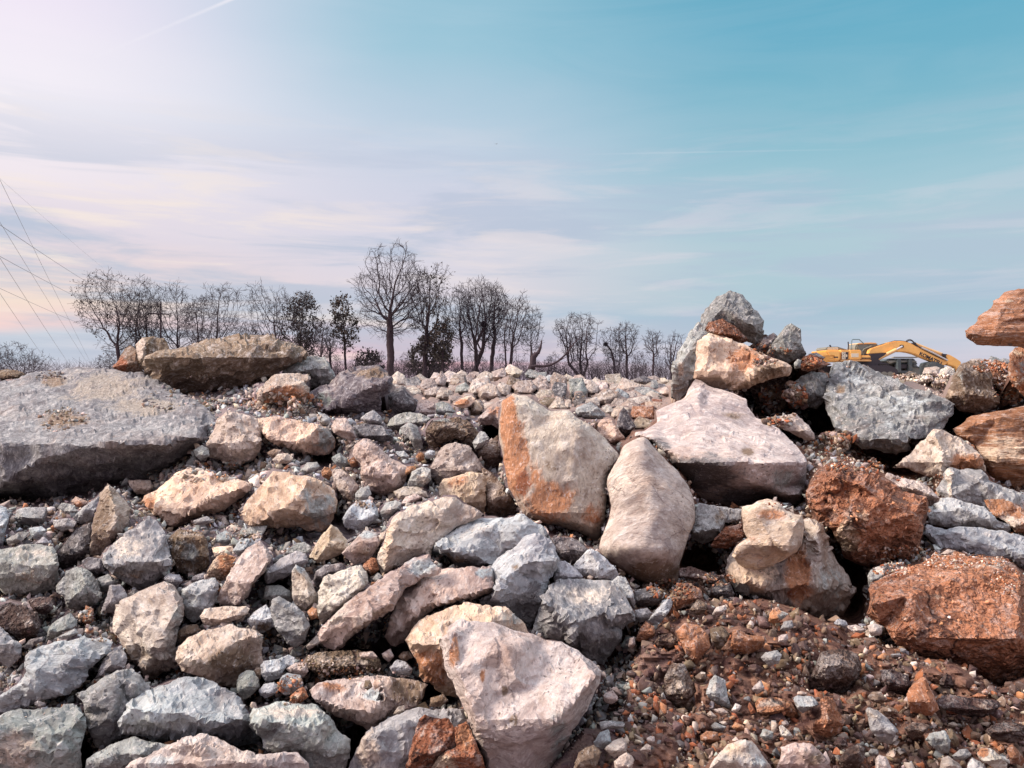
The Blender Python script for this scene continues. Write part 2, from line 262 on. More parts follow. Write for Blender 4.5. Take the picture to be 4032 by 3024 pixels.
# ---------------------------------------------------------------- the traced rocks
# key | tile | tone | outline | ridge lines (height% : points / ...) | options | label
ROCKS = r'''
a1|A|h|-60,520 60,500 150,480 230,440 330,432 420,430 500,425 560,405 620,388 760,400 900,412 1000,440 1150,440 1300,520 1500,640 1620,700 1720,800 1680,860 1640,900 1620,990 1560,1010 1400,1150 1300,1190 1180,1270 960,1310 820,1370 560,1400 440,1445 240,1440 60,1430 -60,1440|20:-20,1340 60,1290 150,1220 310,1125 480,1080 700,1045 900,1000 1100,972 1350,965 1560,950/6:300,800 700,720 1100,740|D=7.7,D2=10.6,u=.42,ov=1.2,s=s:800,560,330,150:.7;n:520,820,190,80:.8;n:430,500,110,60:.7;s:1150,700,300,70:.8|huge slab of grey bedrock with a cream-topped back and a dark overhanging lip
a2|A|n|1165,440 1140,380 1165,310 1260,265 1480,225 1700,165 1850,140 2010,135 2120,140 2271,190 2391,235 2440,300 2400,345 2330,360 2230,430 2170,460 2010,530 1850,570 1600,595 1400,605 1240,600 1190,530|22:1205,300 1400,282 1560,285 1800,255 2000,225 2180,200 2300,240/16:1260,560 1280,420|D=8.6,D2=9.4,b=.1,u=.62,ov=.6|long brown boulder lying on top of the grey slab against the sky
a3|A|n|885,395 940,340 980,260 1030,215 1080,250 1100,330 1135,435 1010,435 930,425||D=10.4,r=.3,s=r:960,380,60,70:1|rust-stained shard leaning beside the long brown boulder
a3b|A|n|1070,220 1130,160 1210,155 1300,165 1345,240 1330,300 1250,310 1170,330 1150,430 1110,400|20:1150,200 1130,300|D=10.1,s=b:1110,230,50,110:.8|small dark brown rock with a beige flank behind the long brown boulder
a4|A|n|-60,418 60,408 120,415 180,430 205,455 150,485 100,500 0,520 -60,520||D=11.5,m=clay|low dark clod of earth on the skyline under the bare bush
a5|B|b|10,600 60,550 160,450 260,445 440,450 450,490 400,520 440,560 430,640 390,670 290,650 200,665 110,680 40,660|20:40,610 200,545 400,530|D=8.4,s=o:230,600,190,60:.8|beige and orange block sitting in front of the two grey boulders on the crest
b1|B|g|220,440 250,350 300,320 400,312 560,310 600,370 640,465 600,520 560,560 440,560 430,450 260,450|22:340,430 460,410 590,395|D=9.2|squared grey block on the crest between the long brown boulder and the dark boulder
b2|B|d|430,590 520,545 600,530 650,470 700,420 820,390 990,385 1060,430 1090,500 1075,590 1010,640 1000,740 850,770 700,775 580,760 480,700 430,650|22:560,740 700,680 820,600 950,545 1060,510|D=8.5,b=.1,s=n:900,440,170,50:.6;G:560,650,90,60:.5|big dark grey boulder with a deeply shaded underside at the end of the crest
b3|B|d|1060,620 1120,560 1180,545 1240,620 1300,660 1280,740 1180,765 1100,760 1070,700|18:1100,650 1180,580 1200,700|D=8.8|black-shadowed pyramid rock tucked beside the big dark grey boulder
b5|B|c|20,830 30,800 160,790 300,810 430,830 520,850 600,890 640,960 640,1030 590,1080 490,1090 330,1060 240,1030 130,990 50,900|20:90,940 200,975 370,1035 400,975 500,870|D=7.5,s=g:570,960,110,120:.7|long cream boulder with a grey end lying under the debris shelf
b6|A|b|1630,1000 1700,880 1720,800 1790,745 1940,760 2040,800 2060,880 2065,1040 2000,1130 1900,1160 1860,1200 1790,1180 1750,1120 1640,1100|18:1650,990 1800,1000 1960,970 2050,1000/16:1790,780 1780,980|D=7.4|upright beige block with a flat crown against the lip of the grey slab
b7|A|g|1530,1050 1600,1010 1650,1040 1660,1100 1590,1135 1550,1100||D=7.2|small grey cube wedged at the foot of the upright beige block
b8|B|g|500,770 560,760 610,800 590,860 540,850 500,820||D=7.6|small bluish stone above the grey end of the long cream boulder
b9|B|b|610,860 650,800 730,795 780,870 820,960 780,975 740,970 640,920 620,890||D=7.3|rounded beige stone beside the grey end of the long cream boulder
b10|B|g|840,800 890,760 950,730 1010,790 1020,850 900,860||D=7.9|grey triangular stone under the big dark boulder
b11|B|d|780,850 900,845 1020,860 1060,900 1100,950 1090,980 960,985 830,950||D=7.4|dark elongated rock lying below the grey triangular stone
b12|B|g|1050,860 1080,810 1110,780 1200,750 1320,760 1400,800 1370,840 1330,860 1200,900 1110,890||D=8.1|wide grey rock behind the upright grey stone
b13|B|g|1160,870 1230,830 1290,860 1330,970 1340,1040 1270,1040 1230,960 1170,920|18:1230,860 1270,960|D=7.2|upright grey stone beside the cracked brown clay lump
b14|B|n|1350,900 1400,810 1500,800 1620,790 1720,830 1800,940 1790,1000 1740,1020 1660,990 1600,960 1480,1000 1430,1050 1380,1020 1360,960|18:1450,880 1600,870 1700,920|D=7.1,m=clay,s=g:1480,800,90,25:.9|brown clay-caked rock with a crack and a grey cap
b14b|B|B|1730,990 1790,900 1830,910 1865,960 1800,1030 1750,1050||D=7.0|blue-grey chip stuck to the brown clay-caked rock
b15|B|b|1300,690 1330,655 1430,670 1440,740 1400,800 1310,760||D=8.6|small squarish tan block below the distant rubble
b16|B|g|1440,680 1490,665 1540,680 1600,750 1500,790 1440,760||D=8.7|grey wedge beside the small squarish tan block
b17|B|c|1570,690 1640,640 1720,615 1760,650 1710,700 1650,730||D=9.6,s=o:1640,670,60,25:.9|flat cream stone with an orange edge in front of the distant rubble
b18|B|b|1770,800 1850,720 1920,670 2000,630 2030,700 1990,860 1940,890 1880,850 1790,850|20:1830,790 1920,720 1960,820|D=8.0,s=o:1900,730,90,70:.6|tan wedge leaning behind the rust-streaked monolith
b19|B|b|780,1080 800,1000 850,965 920,970 1000,1040 1100,1120 1210,1180 1220,1240 1200,1300 1130,1380 1010,1405 900,1370 850,1260 850,1180|16:870,1020 1000,1120 1100,1190/18:860,1240 1000,1280 1120,1330|D=6.5|large speckled beige boulder tapering to a rounded top in the middle of the slope
b20|B|b|1400,1180 1440,1100 1480,1030 1590,985 1700,1020 1760,1090 1830,1200 1850,1300 1750,1330 1600,1330 1460,1340 1420,1260|18:1560,1060 1600,1200 1700,1240|D=6.8|rounded beige boulder standing behind the cream-orange block
b21|B|c|1460,1400 1470,1320 1500,1280 1640,1240 1750,1225 1820,1230 1835,1320 1835,1480 1820,1590 1700,1600 1560,1560 1470,1480|10:1530,1300 1760,1260 1780,1400 1600,1500|D=6.3,b=.1,s=o:1600,1300,130,60:.5|flat-faced cream-orange block in front of the rounded beige boulder
b22|B|n|1800,1180 1880,1230 1950,1300 2030,1400 2080,1480 2085,1570 1960,1590 1840,1590 1820,1500 1830,1320||D=6.4,s=b:1900,1400,90,140:.5|brown flank rock against the right side of the cream-orange block
b23|B|n|1760,1060 1850,1000 1930,930 1960,1000 1980,1120 1940,1180 1850,1200 1790,1120||D=7.2|mottled brown rock filling the gap beside the rust-streaked monolith
b24|B|g|1210,1340 1230,1280 1250,1220 1330,1180 1400,1200 1400,1290 1330,1345 1260,1355||D=6.3,s=w:1330,1260,50,60:.5|pale grey oval stone against the rounded beige boulder
b25|B|b|1100,1380 1180,1340 1290,1340 1370,1380 1380,1430 1260,1480 1140,1440||D=6.1|smooth tan stone below the pale grey oval stone
b27|B|g|800,1400 840,1350 910,1330 930,1400 870,1465 805,1475||D=6.1|small grey egg-shaped stone under the large speckled boulder
b28|B|b|620,1200 700,1200 760,1250 830,1330 800,1400 780,1470 720,1440 660,1350 620,1260|16:680,1240 740,1330 770,1430|D=6.4|slanting beige stone above the dark hollow
b29|B|g|610,1110 680,1070 740,1120 750,1170 690,1195 640,1160||D=6.9|grey faceted stone left of the large speckled boulder's shoulder
b30|B|b|140,1130 190,1080 270,1075 320,1120 270,1155 180,1160||D=6.9|smooth loaf-shaped stone in the hollow under the long cream boulder
b30b|B|n|100,1070 160,1040 220,1050 200,1100 140,1115||D=7.1|little brown stone beside the loaf-shaped stone
b31|B|g|360,1210 420,1150 500,1145 525,1180 460,1230 390,1250||D=6.6|flat grey stone lying across the rubble above the big cream boulder
b32|B|o|530,1220 560,1180 600,1190 630,1240 590,1290 540,1260||D=6.5,m=clay|little rust-red lump beside the flat grey stone
b32b|B|o|750,1130 790,1100 830,1120 820,1180 770,1185||D=6.8,m=clay|little orange-brown lump touching the large speckled boulder
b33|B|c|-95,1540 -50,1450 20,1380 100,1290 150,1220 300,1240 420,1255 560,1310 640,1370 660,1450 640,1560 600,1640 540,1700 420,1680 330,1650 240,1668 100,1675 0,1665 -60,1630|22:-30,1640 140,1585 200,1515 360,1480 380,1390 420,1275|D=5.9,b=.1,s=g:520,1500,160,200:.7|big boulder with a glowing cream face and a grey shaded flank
b34|F|B|700,190 750,100 800,60 840,40 920,40 980,100 990,170 900,250 800,280 720,250|16:760,120 850,200 960,150|D=5.7|blue-white boulder topped with brown crumbs
b35|F|g|1000,130 1040,60 1120,40 1170,60 1160,120 1060,190 1010,170||D=5.7,s=b:1050,130,50,40:.5|little grey block between the blue-white boulder and the pink rock
b36|B|b|1160,1480 1200,1420 1280,1395 1330,1420 1250,1480 1180,1510||D=6.05|small tan stone leaning on the back of the pink rock
b37|B|b|725,1020 790,975 850,970 800,1010 760,1050 730,1060||D=6.9,m=clay|small tan crumbly stone over the dark hollow
b38|B|B|1345,1080 1390,1045 1440,1060 1430,1110 1380,1120||D=6.9|little bluish pebble behind the shoulder of the rounded beige boulder
b39|B|o|1280,1100 1310,1060 1350,1080 1350,1130 1300,1145||D=6.9,m=clay|little rust-red cube near the little bluish pebble
b40|B|B|1110,1060 1190,1055 1230,1100 1220,1130 1150,1100||D=7.0|flat blue-grey chip at the back of the large speckled boulder
b41|B|o|1195,1230 1210,1180 1270,1175 1290,1200 1240,1230 1205,1250||D=6.4|little orange stone above the pale grey oval stone
b42|B|b|270,690 280,645 320,640 370,680 380,730 310,725||D=8.0|small beige shard standing in the debris under the beige and orange block
a10|A|c|1130,1460 1150,1420 1180,1400 1300,1320 1400,1230 1510,1185 1600,1210 1700,1240 1850,1270 2005,1320 2000,1360 1950,1408 1900,1440 1740,1528 1540,1600 1400,1680 1330,1688 1270,1618 1200,1548|20:1180,1500 1260,1570 1345,1640 1500,1540 1700,1420 1900,1350|D=6.6,s=o:1180,1470,60,60:.7|long tilted cream slab with an orange corner in the left of the pile
a11|A|b|1015,1290 1100,1285 1190,1290 1220,1340 1180,1400 1080,1400 1030,1340||D=7.3|small wedge-shaped tan stone just under the lip of the grey slab
a12|E|b|705,480 720,350 740,180 780,60 790,-20 820,-50 850,-95 890,-60 940,-10 1000,50 1035,100 1020,230 960,310 880,400 840,410 800,480|24:860,-60 900,60 920,200 860,340|D=5.8,b=.1,s=n:800,220,100,260:.8|tall standing stone with a brown face and a grey edge
e1|E|g|110,180 140,110 200,95 370,92 372,150 340,230 240,240 150,235||D=6.5|squat grey stone in the shadow under the grey slab
e2|E|g|455,100 490,60 560,70 630,130 570,160 500,130||D=6.6|smooth greenish stone under the grey slab beside the orange-nosed stone
e3|E|c|560,50 600,10 700,50 680,80 640,100 600,90||D=6.8,s=o:620,70,50,30:.8|little orange-nosed stone under the lip of the grey slab
e4|E|g|575,180 640,110 790,0 790,80 740,190 640,230 600,210||D=6.3|narrow grey splinter leaning on the tall standing stone
e5|E|d|430,500 520,380 600,270 720,220 720,350 700,480 600,560 460,580||D=5.9|dark grey wedge at the foot of the tall standing stone
e6|E|B|-60,100 0,80 50,100 70,170 50,260 20,400 -60,420||D=5.9|pale blue-grey stone cut by the edge of the picture under the grey slab
e7|E|g|-60,420 10,430 170,390 420,400 445,440 460,560 460,640 430,740 300,790 100,780 -60,720|20:-50,540 0,530 200,550 430,560|D=5.4,s=w:250,450,190,60:.5;n:200,640,200,60:.4|grey block with a white top edge and a brownish front
e8|E|g|420,200 540,180 610,210 580,260 500,285 430,260||D=6.0|small crusty grey stone above the dark grey wedge
e8b|E|B|225,260 330,245 375,280 300,350 250,340||D=5.9|small light stone with a notch above the white-edged block
e8c|E|g|50,350 150,290 240,290 170,370 60,390||D=5.8|thin slanting chip behind the white-edged block
e8d|E|B|270,385 350,325 400,380 330,400||D=5.6|little white-tipped chip on the back edge of the white-edged block
e9|E|g|800,490 860,410 1000,300 1190,178 1240,200 1310,290 1350,450 1366,530 1300,640 1180,735 1080,740 900,640 830,570|22:825,540 910,590 1000,530 1200,520 1340,540|D=5.1,b=.1,s=w:1050,380,220,150:.5;n:1050,620,180,60:.4|big pale polygonal boulder with a flat tilted top beside the tall standing stone
e10|E|g|455,700 520,640 520,600 650,560 740,640 790,720 815,820 740,870 620,920 530,890 510,800 440,770|20:540,840 600,780 680,720 800,820/14:640,600 660,720|D=5.0|grey boulder with a dark shadowed notch next to the white-edged block
e11|E|g|765,660 860,620 940,690 890,740 800,770||D=5.1|small grey stone under the big polygonal boulder
e12|E|g|795,930 850,790 870,710 960,710 1010,790 1000,840 930,890 890,930|18:880,720 900,800 830,910|D=4.7|small wedge with a light triangular face above the kite-shaped boulder
e13|E|d|1010,780 1070,740 1110,770 1080,810 1030,820||D=4.9|tiny dark pebble behind the kite-shaped boulder
e14|E|w|895,930 920,870 1100,760 1300,675 1370,720 1450,830 1466,900 1420,1060 1390,1200 1400,1290 1390,1350 1290,1410 1180,1480 1150,1450 1050,1300 960,1170 900,1060|15:1420,870 1280,1100 1265,1240 1120,1370/8:1100,900 1250,780|D=4.5,b=.09,s=g:1400,1000,60,240:.6|large kite-shaped pale boulder pointing down
e15|E|n|1340,340 1420,260 1600,300 1640,360 1660,520 1640,580 1530,640 1400,600 1360,480|16:1400,330 1600,350|D=5.4,s=g:1500,450,120,130:.5|dull brown block with a crumb-covered top below the tilted cream slab
e16|E|B|1710,320 1790,280 1860,320 1870,380 1780,400 1715,370||D=5.6|small light blue-grey stone in the rubble under the big cream-faced boulder
e17|E|g|1530,200 1640,165 1690,200 1610,240 1540,235||D=5.8|thin grey chip under the tilted cream slab
e18|E|g|1890,310 1980,250 2120,240 2080,310 1900,345||D=5.7|flat grey chip under the big cream-faced boulder
e19|E|c|1985,320 2060,290 2085,330 2030,370 1990,360||D=5.5|little cream stone at the foot of the big cream-faced boulder
e20|E|B|1840,440 1900,350 1990,340 2030,390 1960,430 1890,490||D=5.3|blue-grey stone resting at the top of the slanting stone column
e21|E|c|1675,410 1840,400 1850,440 1780,470 1700,490||D=5.3|flat pinkish chip over the orange-brown lump
e22|E|c|1640,600 1690,510 1760,450 1880,490 1850,560 1800,680 1740,680 1640,650||D=5.0,m=clay,s=o:1790,560,90,130:.9|orange-brown lump leaning on the slanting stone column
e23|E|b|1705,840 1760,730 1850,560 1940,430 2060,365 2100,400 2150,500 2110,580 2000,700 1960,800 1890,875 1800,875|20:1890,850 1960,750 2120,530|D=4.7,b=.08|slanting beige stone column with a smooth flat face
e24|E|B|1440,740 1560,680 1700,655 1735,700 1700,850 1640,960 1520,1010 1470,960 1450,830|18:1470,760 1560,800 1700,720|D=4.7|bluish boulder wedged between the kite-shaped boulder and the stone column
e24b|E|g|1500,700 1530,640 1620,610 1625,660 1560,690||D=5.0|small grey wedge above the bluish boulder
e24c|E|g|1290,660 1330,620 1420,630 1450,680 1400,720 1370,710||D=4.9|small stone at the tip of the kite-shaped boulder
e26|E|b|1580,960 1620,900 1760,880 1950,880 1980,900 1960,940 1870,990 1740,1035 1620,1030|14:1620,970 1750,990 1870,950|D=4.5|loaf-shaped beige stone under the stone column
e27|E|b|1865,1010 1880,930 1950,950 1920,1000||D=4.5|small beige triangle leaning on the loaf-shaped stone
e28|E|B|1950,990 2010,930 2110,860 2150,940 2170,1040 2090,1090 1990,1050|18:1990,970 2060,990 2150,970|D=4.5,s=n:2100,1040,70,40:.5|light stone with a brown underside beside the dark oval blade
e29|E|b|1410,1200 1500,1130 1650,1060 1820,1030 1990,1060 2080,1110 2060,1200 2090,1310 2060,1360 1940,1400 1860,1530 1740,1510 1600,1440 1440,1390 1400,1300|24:1430,1270 1530,1310 1620,1340 1730,1250 1870,1150 2060,1115|D=4.1,b=.1,s=n:1850,1310,240,130:.9|big light-topped boulder with a rusty brown front, below the loaf-shaped beige stone
e30|E|B|-60,1620 60,1550 160,1480 200,1400 190,1330 240,1240 340,1190 500,1150 650,1130 820,1130 900,1160 880,1210 800,1290 700,1380 700,1430 620,1520 500,1580 370,1620 200,1680 -60,1780|10:240,1290 260,1400 220,1500/10:600,1250 500,1400|D=4.0,b=.1,s=n:620,1450,90,70:.6|broad flat blue-grey slab sloping into the lower left corner
e31|E|g|750,1460 800,1340 850,1260 900,1210 960,1190 1010,1290 990,1370 900,1390 830,1420|22:860,1260 880,1340 790,1440|D=4.1|narrow grey wedge with a light face between the flat slab and the kite-shaped boulder
e32|E|g|-60,1050 0,1040 60,1090 100,1140 175,1180 165,1280 70,1370 0,1310 -60,1260|16:0,1180 100,1180|D=4.3|bluish boulder cut by the picture edge above the flat slab
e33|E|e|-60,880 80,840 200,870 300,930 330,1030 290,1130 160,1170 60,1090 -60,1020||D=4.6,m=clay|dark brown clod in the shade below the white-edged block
e34|E|g|360,1170 380,1060 430,1000 560,930 610,990 610,1040 520,1080 440,1130 390,1170||D=4.5|grey wedge with a shadowed foot above the flat slab
e36|E|g|400,1150 460,1120 600,1050 620,1095 520,1140||D=4.35|flat grey chip lying along the back edge of the flat slab
e37|E|o|650,1000 680,870 740,900 740,1000 690,1030||D=4.7|narrow orange-brown stone in the gravel beside the kite-shaped boulder
e37b|E|c|610,950 640,925 665,945 655,985 620,975||D=4.6|tiny cream pebble beside the narrow orange-brown stone
e37c|E|c|665,1080 700,1035 745,1050 740,1090 690,1105||D=4.5,s=o:710,1070,40,30:.5|small peach-coloured pebble beside the kite-shaped boulder
e38|E|d|185,1200 240,1140 345,1120 340,1150 260,1200 200,1220||D=4.35|dark flat chip at the back of the flat slab
e39|E|e|215,830 320,800 420,810 430,900 330,950 260,920||D=4.8,m=clay|dark grey clod behind the grey wedge with a shadowed foot
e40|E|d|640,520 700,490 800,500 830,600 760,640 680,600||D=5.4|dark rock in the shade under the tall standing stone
e41|E|g|1340,380 1380,345 1415,360 1400,395 1350,400||D=5.5|little grey pebble on the edge of the dull brown block
e42|E|n|1400,1090 1470,1030 1560,1020 1590,1070 1500,1130 1410,1180||D=4.6|dark stone in the hollow behind the rusty-fronted boulder
i1|I|g|-60,870 0,850 50,820 100,800 240,790 380,790 500,770 640,740 660,830 685,920 670,1020 640,1110 640,1320 -60,1320|13:-30,960 100,930 250,960 400,990 560,940 640,860|D=3.55,s=b:120,1100,220,180:.6;B:300,860,300,70:.5|massive grey boulder with a cream front in the lower left corner
i2|I|b|240,860 300,830 390,815 480,800 520,850 480,890 370,900 340,930 290,900||D=3.6|small lumpy beige stone lying on the massive corner boulder
i2b|I|d|265,740 300,720 360,740 365,770 300,780||D=3.8|small dark pitted stone on the corner of the flat slab
i3|I|g|600,670 700,630 820,540 930,480 1040,475 1110,520 1150,580 1210,620 1180,680 1140,700 1030,750 960,880 1000,980 940,1030 820,1100 760,1090 700,950 670,830 660,730|16:690,740 800,640 940,560 1080,600/14:760,950 900,800|D=3.75,b=.1|grey boulder with a ridge in front of the flat slab
i4|I|B|925,890 1000,780 1030,735 1180,640 1350,570 1500,520 1640,560 1850,660 1920,710 1980,830 2030,920 2070,1020 2050,1060 1880,1100 1780,1085 1560,1060 1440,1060 1150,1010 960,980|24:1040,770 1180,805 1450,820 1560,855 1690,895 1930,860/17:940,910 1150,930 1500,960|D=3.7,b=.1,s=g:1300,900,300,60:.6|bright blue-white block with a layered grey front near the bottom of the pile
i5|I|g|690,1180 760,1130 980,1030 1060,1010 1250,1060 1370,1070 1200,1160 1060,1230 950,1320 680,1320||D=3.45,s=B:800,1220,110,60:.4|grey sloping rock between the massive corner boulder and the blue-white block
i6|I|w|900,1330 1060,1195 1250,1120 1380,1050 1480,1020 1580,985 1720,1010 1880,1100 2010,1135 2200,1145 2361,1128 2440,1220 2480,1340|10:1500,1060 1700,1180 2000,1220|D=3.2,s=B:1300,1200,250,60:.4|white rock rising from the bottom edge in front of the blue-white block
f1|F|c|430,490 480,410 530,330 610,230 670,270 740,360 750,430 640,490 500,538|22:610,245 590,380 495,515|D=5.1|small cream pyramid with one bright face
f2|F|b|695,460 780,370 870,280 970,290 1000,380 960,450 900,520 800,555 730,500|18:790,380 870,370 980,370|D=5.0,s=B:900,320,80,40:.7;n:850,450,90,60:.5|brown-faced stone with a bluish cap beside the pink rock
f3|F|o|850,560 930,490 970,500 990,590 920,650 880,600||D=4.9,m=clay|rust-orange stone squeezed against the pink rock
f3b|F|b|985,370 1000,300 1050,280 1050,360 1020,390||D=5.2|small light stone between the brown-faced stone and the pink rock
f3c|F|g|940,660 980,610 1020,640 1000,690 960,700||D=4.75|small grey pebble below the pink rock's foot
f4|F|B|85,640 110,580 230,490 330,440 410,460 430,530 390,560 250,650 100,710|16:110,620 260,560 400,510|D=4.9|elongated grey stone with a blue tip below the dark hollow
f5|F|g|210,500 270,430 330,380 400,370 460,410 430,460 330,450||D=5.2|grey stone in shade behind the elongated blue-tipped stone
f6|F|b|300,700 300,600 330,545 400,580 460,690 500,800 480,880 400,930 330,880 300,790|20:335,570 420,690 440,860|D=4.6,s=B:360,580,50,50:.7|narrow upright blade of pale stone
f7|F|d|470,680 490,600 560,550 700,540 720,590 600,640 540,700 500,730||D=4.8|dark grey stone behind the smooth pinkish slab
f8|F|g|75,820 90,720 200,710 290,760 300,850 160,840||D=4.8|grey stone between the stone column and the upright blade
f9|F|g|135,890 150,830 200,800 330,870 400,940 440,1040 400,1150 330,1218 270,1180 230,1110 160,1030 140,960|14:180,850 380,960 400,1080|D=4.3,b=.09|dark oval blade of grey stone with a light rim
f10|F|w|505,880 520,720 560,650 700,590 840,560 890,600 910,690 860,760 700,890 600,980 530,1028 510,960|12:560,700 840,620 850,720 620,900|D=4.5,b=.08|smooth pinkish slab leaning behind the long bar-shaped boulder
f11|F|b|500,1100 530,1040 640,940 800,800 960,700 1100,600 1200,540 1310,480 1390,470 1400,520 1480,580 1470,620 1340,640 1200,740 1150,830 1100,900 900,1020 740,1160 650,1240 560,1190 510,1140|18:540,1150 640,1200 740,1110 900,970 1080,860 1150,770/12:600,1000 850,810 1150,620|D=4.2,b=.08,s=B:1320,570,130,70:.8;w:800,960,260,120:.4|long bar-shaped boulder running diagonally up the slope
f12|F|b|1050,1120 1060,1060 1110,880 1160,790 1280,680 1420,600 1650,575 1830,565 1900,600 1900,740 1830,785 1700,830 1440,890 1340,950 1290,1030 1250,1100 1180,1165 1100,1200 1060,1160|18:1070,1130 1150,1050 1250,980 1330,880 1500,850 1880,740/12:1200,820 1400,680 1800,620|D=4.35,b=.1,s=B:1820,620,120,50:.8|curved hook-shaped boulder above the large cream boulder
f13|F|w|970,560 1000,440 1020,380 1050,280 1100,170 1250,80 1400,50 1520,0 1600,10 1650,60 1780,120 1830,170 1640,230 1500,330 1420,410 1400,480 1300,485 1200,545 1080,615 1030,640 1000,600|14:1130,200 1060,420 1040,580/10:1300,150 1500,120|D=4.9,b=.1,s=c:1060,350,70,230:.5|large pale pink rounded boulder in the centre of the slope
f14|F|B|1420,400 1500,320 1640,230 1820,170 2000,175 2120,158 2200,200 2290,260 2340,330 2250,420 2100,460 2000,480 1880,560 1700,577 1600,562 1520,480 1430,430|20:1440,398 1600,440 1760,485 1870,555/10:1800,280 2050,280|D=4.9,b=.08,s=n:1600,510,150,50:.6;w:1750,320,250,120:.3|lens-shaped blue-grey boulder with a brown underside
f15|F|B|1880,570 1920,500 2050,420 2151,330 2231,308 2331,350 2381,410 2416,510 2411,570 2361,640 2321,700 2300,780 2281,850 2221,1000 2171,1060 2031,980 1900,910 1780,860 1740,840 1860,790 1900,700|24:1890,760 1990,650 2060,600 2130,545 2220,520 2400,515|D=4.45,b=.1,s=n:2080,570,50,40:.5;d:2150,780,180,220:.5|bluish block with a deep purple-grey front behind the large cream boulder
f16|F|c|1215,1150 1250,1090 1310,1000 1450,930 1580,880 1680,845 1740,850 1870,880 1990,890 2080,960 2150,1020 2200,1120 2000,1300 1700,1560 1610,1610 1450,1530 1320,1430 1290,1300 1240,1220|20:1235,1180 1330,1185 1450,1180 1540,1150 1650,1120/12:1500,960 1900,980|D=4.0,b=.1,s=o:1400,1340,190,170:.7;g:2060,980,110,60:.6|cream boulder with an orange-brown front behind the large cream boulder
f17|F|w|1470,1150 1530,1100 1540,1040 1640,980 1760,1000 1900,1000 2060,1070 2211,1100 2291,1140 2441,1160 2551,1230 2671,1320 2751,1390 2746,1430 2721,1530 2631,1705 2531,1855 2451,1985 2371,2125 2300,2230 1850,2230 1800,2080 1740,1880 1690,1750 1640,1640 1590,1520 1520,1350 1500,1230|13:1530,1130 1620,1400 1760,1740 1870,2180/15:2700,1430 2500,1660 2300,1850 2120,1960 2100,2200/10:2000,1200 2100,1500|D=3.45,b=.08,s=o:1590,1210,34,130:1;n:1985,1550,34,44:1;n:2060,1780,36,34:.9;o:1810,1430,18,60:.8;n:1950,1350,90,60:.4;g:2400,1880,90,190:.6;n:2270,1650,70,70:.4|large cream boulder in the centre foreground with orange scars and small brown pits
j1|J|g|730,1320 790,1150 850,1020 920,950 1000,900 1150,830 1310,785 1500,800 1650,800 1660,900 1740,1040 1800,1200 1850,1320|20:870,1020 1000,960 1000,1300/10:1300,900|D=3.45,s=b:900,1130,110,200:.8;B:1050,1050,90,130:.5|grey and tan boulder at the bottom beside the large cream boulder
j2|J|r|1180,1320 1250,1050 1300,870 1350,830 1400,850 1550,860 1600,950 1590,1080 1480,1160 1400,1260 1330,1320||D=3.25,m=clay|dark rust-brown clay slab stuck to the boulder at the bottom edge
j3|J|r|1590,930 1690,880 1740,1000 1800,1150 1860,1320 1350,1320 1500,1120 1600,1090||D=3.2,m=clay,s=c:1480,1220,120,80:.8;o:1660,1000,80,120:.7|orange-red clay wedge under the edge of the large cream boulder
j4|J|b|440,640 500,580 620,560 780,540 900,530 1100,540 1300,560 1370,600 1340,700 1250,780 1100,830 1000,890 910,950 850,920 780,880 640,850 560,780 480,710|18:490,690 640,760 800,810 870,860 960,760 1020,690/14:1010,600 1020,700|D=3.75,b=.1,s=o:620,620,100,40:.9;n:1200,650,170,110:.8;B:950,680,90,50:.6|multicoloured block with an orange patch and a brown end under the dirty ledge
j5|J|n|380,440 430,360 560,330 820,320 1000,390 1010,480 900,500 780,510 640,515 520,535 440,480||D=4.05,m=clay,s=b:620,400,200,60:.6|low brown dirt-covered ledge under the bar-shaped boulder
j6|J|B|50,440 80,410 200,390 270,360 330,380 320,430 250,460 210,540 100,580 60,520||D=3.95|pale blue-grey stone with a knob at one end
j7|J|g|180,620 210,540 260,500 370,520 390,600 370,650 240,680|18:230,540 300,570 380,540|D=3.85,s=B:260,530,60,30:.6|grey faceted cube below the knobbed pale stone
j8|J|b|250,470 330,420 420,420 430,490 390,545 300,515||D=3.95|small beige block behind the grey faceted cube
j9|J|o|280,690 350,630 400,620 430,690 370,745 300,740||D=3.75,s=c:350,680,40,30:.5|small orange cracked stone in front of the multicoloured block
j10|J|B|40,640 80,590 160,575 200,600 190,660 100,700 50,680||D=3.85|small pair of light blue-grey chips near the faceted cube
j11|I|g|1870,600 1890,520 1950,480 2010,490 2050,560 2060,610 1980,690 1930,720 1880,650||D=3.9|dark rounded stone behind the blue-white block
j11b|I|n|2010,480 2040,450 2075,470 2060,560 2030,540||D=4.0|brown sliver between the rounded stone and the knobbed pale stone
j13|J|g|-60,900 0,780 100,750 200,740 350,740 490,760 600,850 650,950 740,1010 760,1100 740,1200 720,1320 430,1320 370,1140 180,1140 60,1100 60,1030|20:0,900 200,885 400,930 560,900/8:500,1100|D=3.5,b=.1,s=w:300,820,260,50:.5;d:120,960,150,60:.5|dark grey boulder with a pinkish dusty top between the blue-white block and the bottom hollow
j14|J|B|1075,460 1130,395 1200,410 1255,470 1240,520 1160,525 1090,490|18:1090,460 1160,450 1240,470|D=3.95|small dark teal faceted stone in the hollow beside the cream boulder
j15|J|b|1010,350 1080,310 1110,370 1070,420 1030,390||D=4.1|small upright tan pebble over the teal faceted stone
j16|J|n|1140,370 1180,335 1230,330 1260,380 1180,420||D=4.1|small dark brown stone beside the cream boulder's orange front
j17|J|b|410,290 500,200 530,260 430,325||D=4.2|small tan wedge at the end of the bar-shaped boulder
j17b|F|o|420,920 460,885 500,900 500,970 450,990||D=4.35|small rusty pebble between the oval blade and the pinkish slab
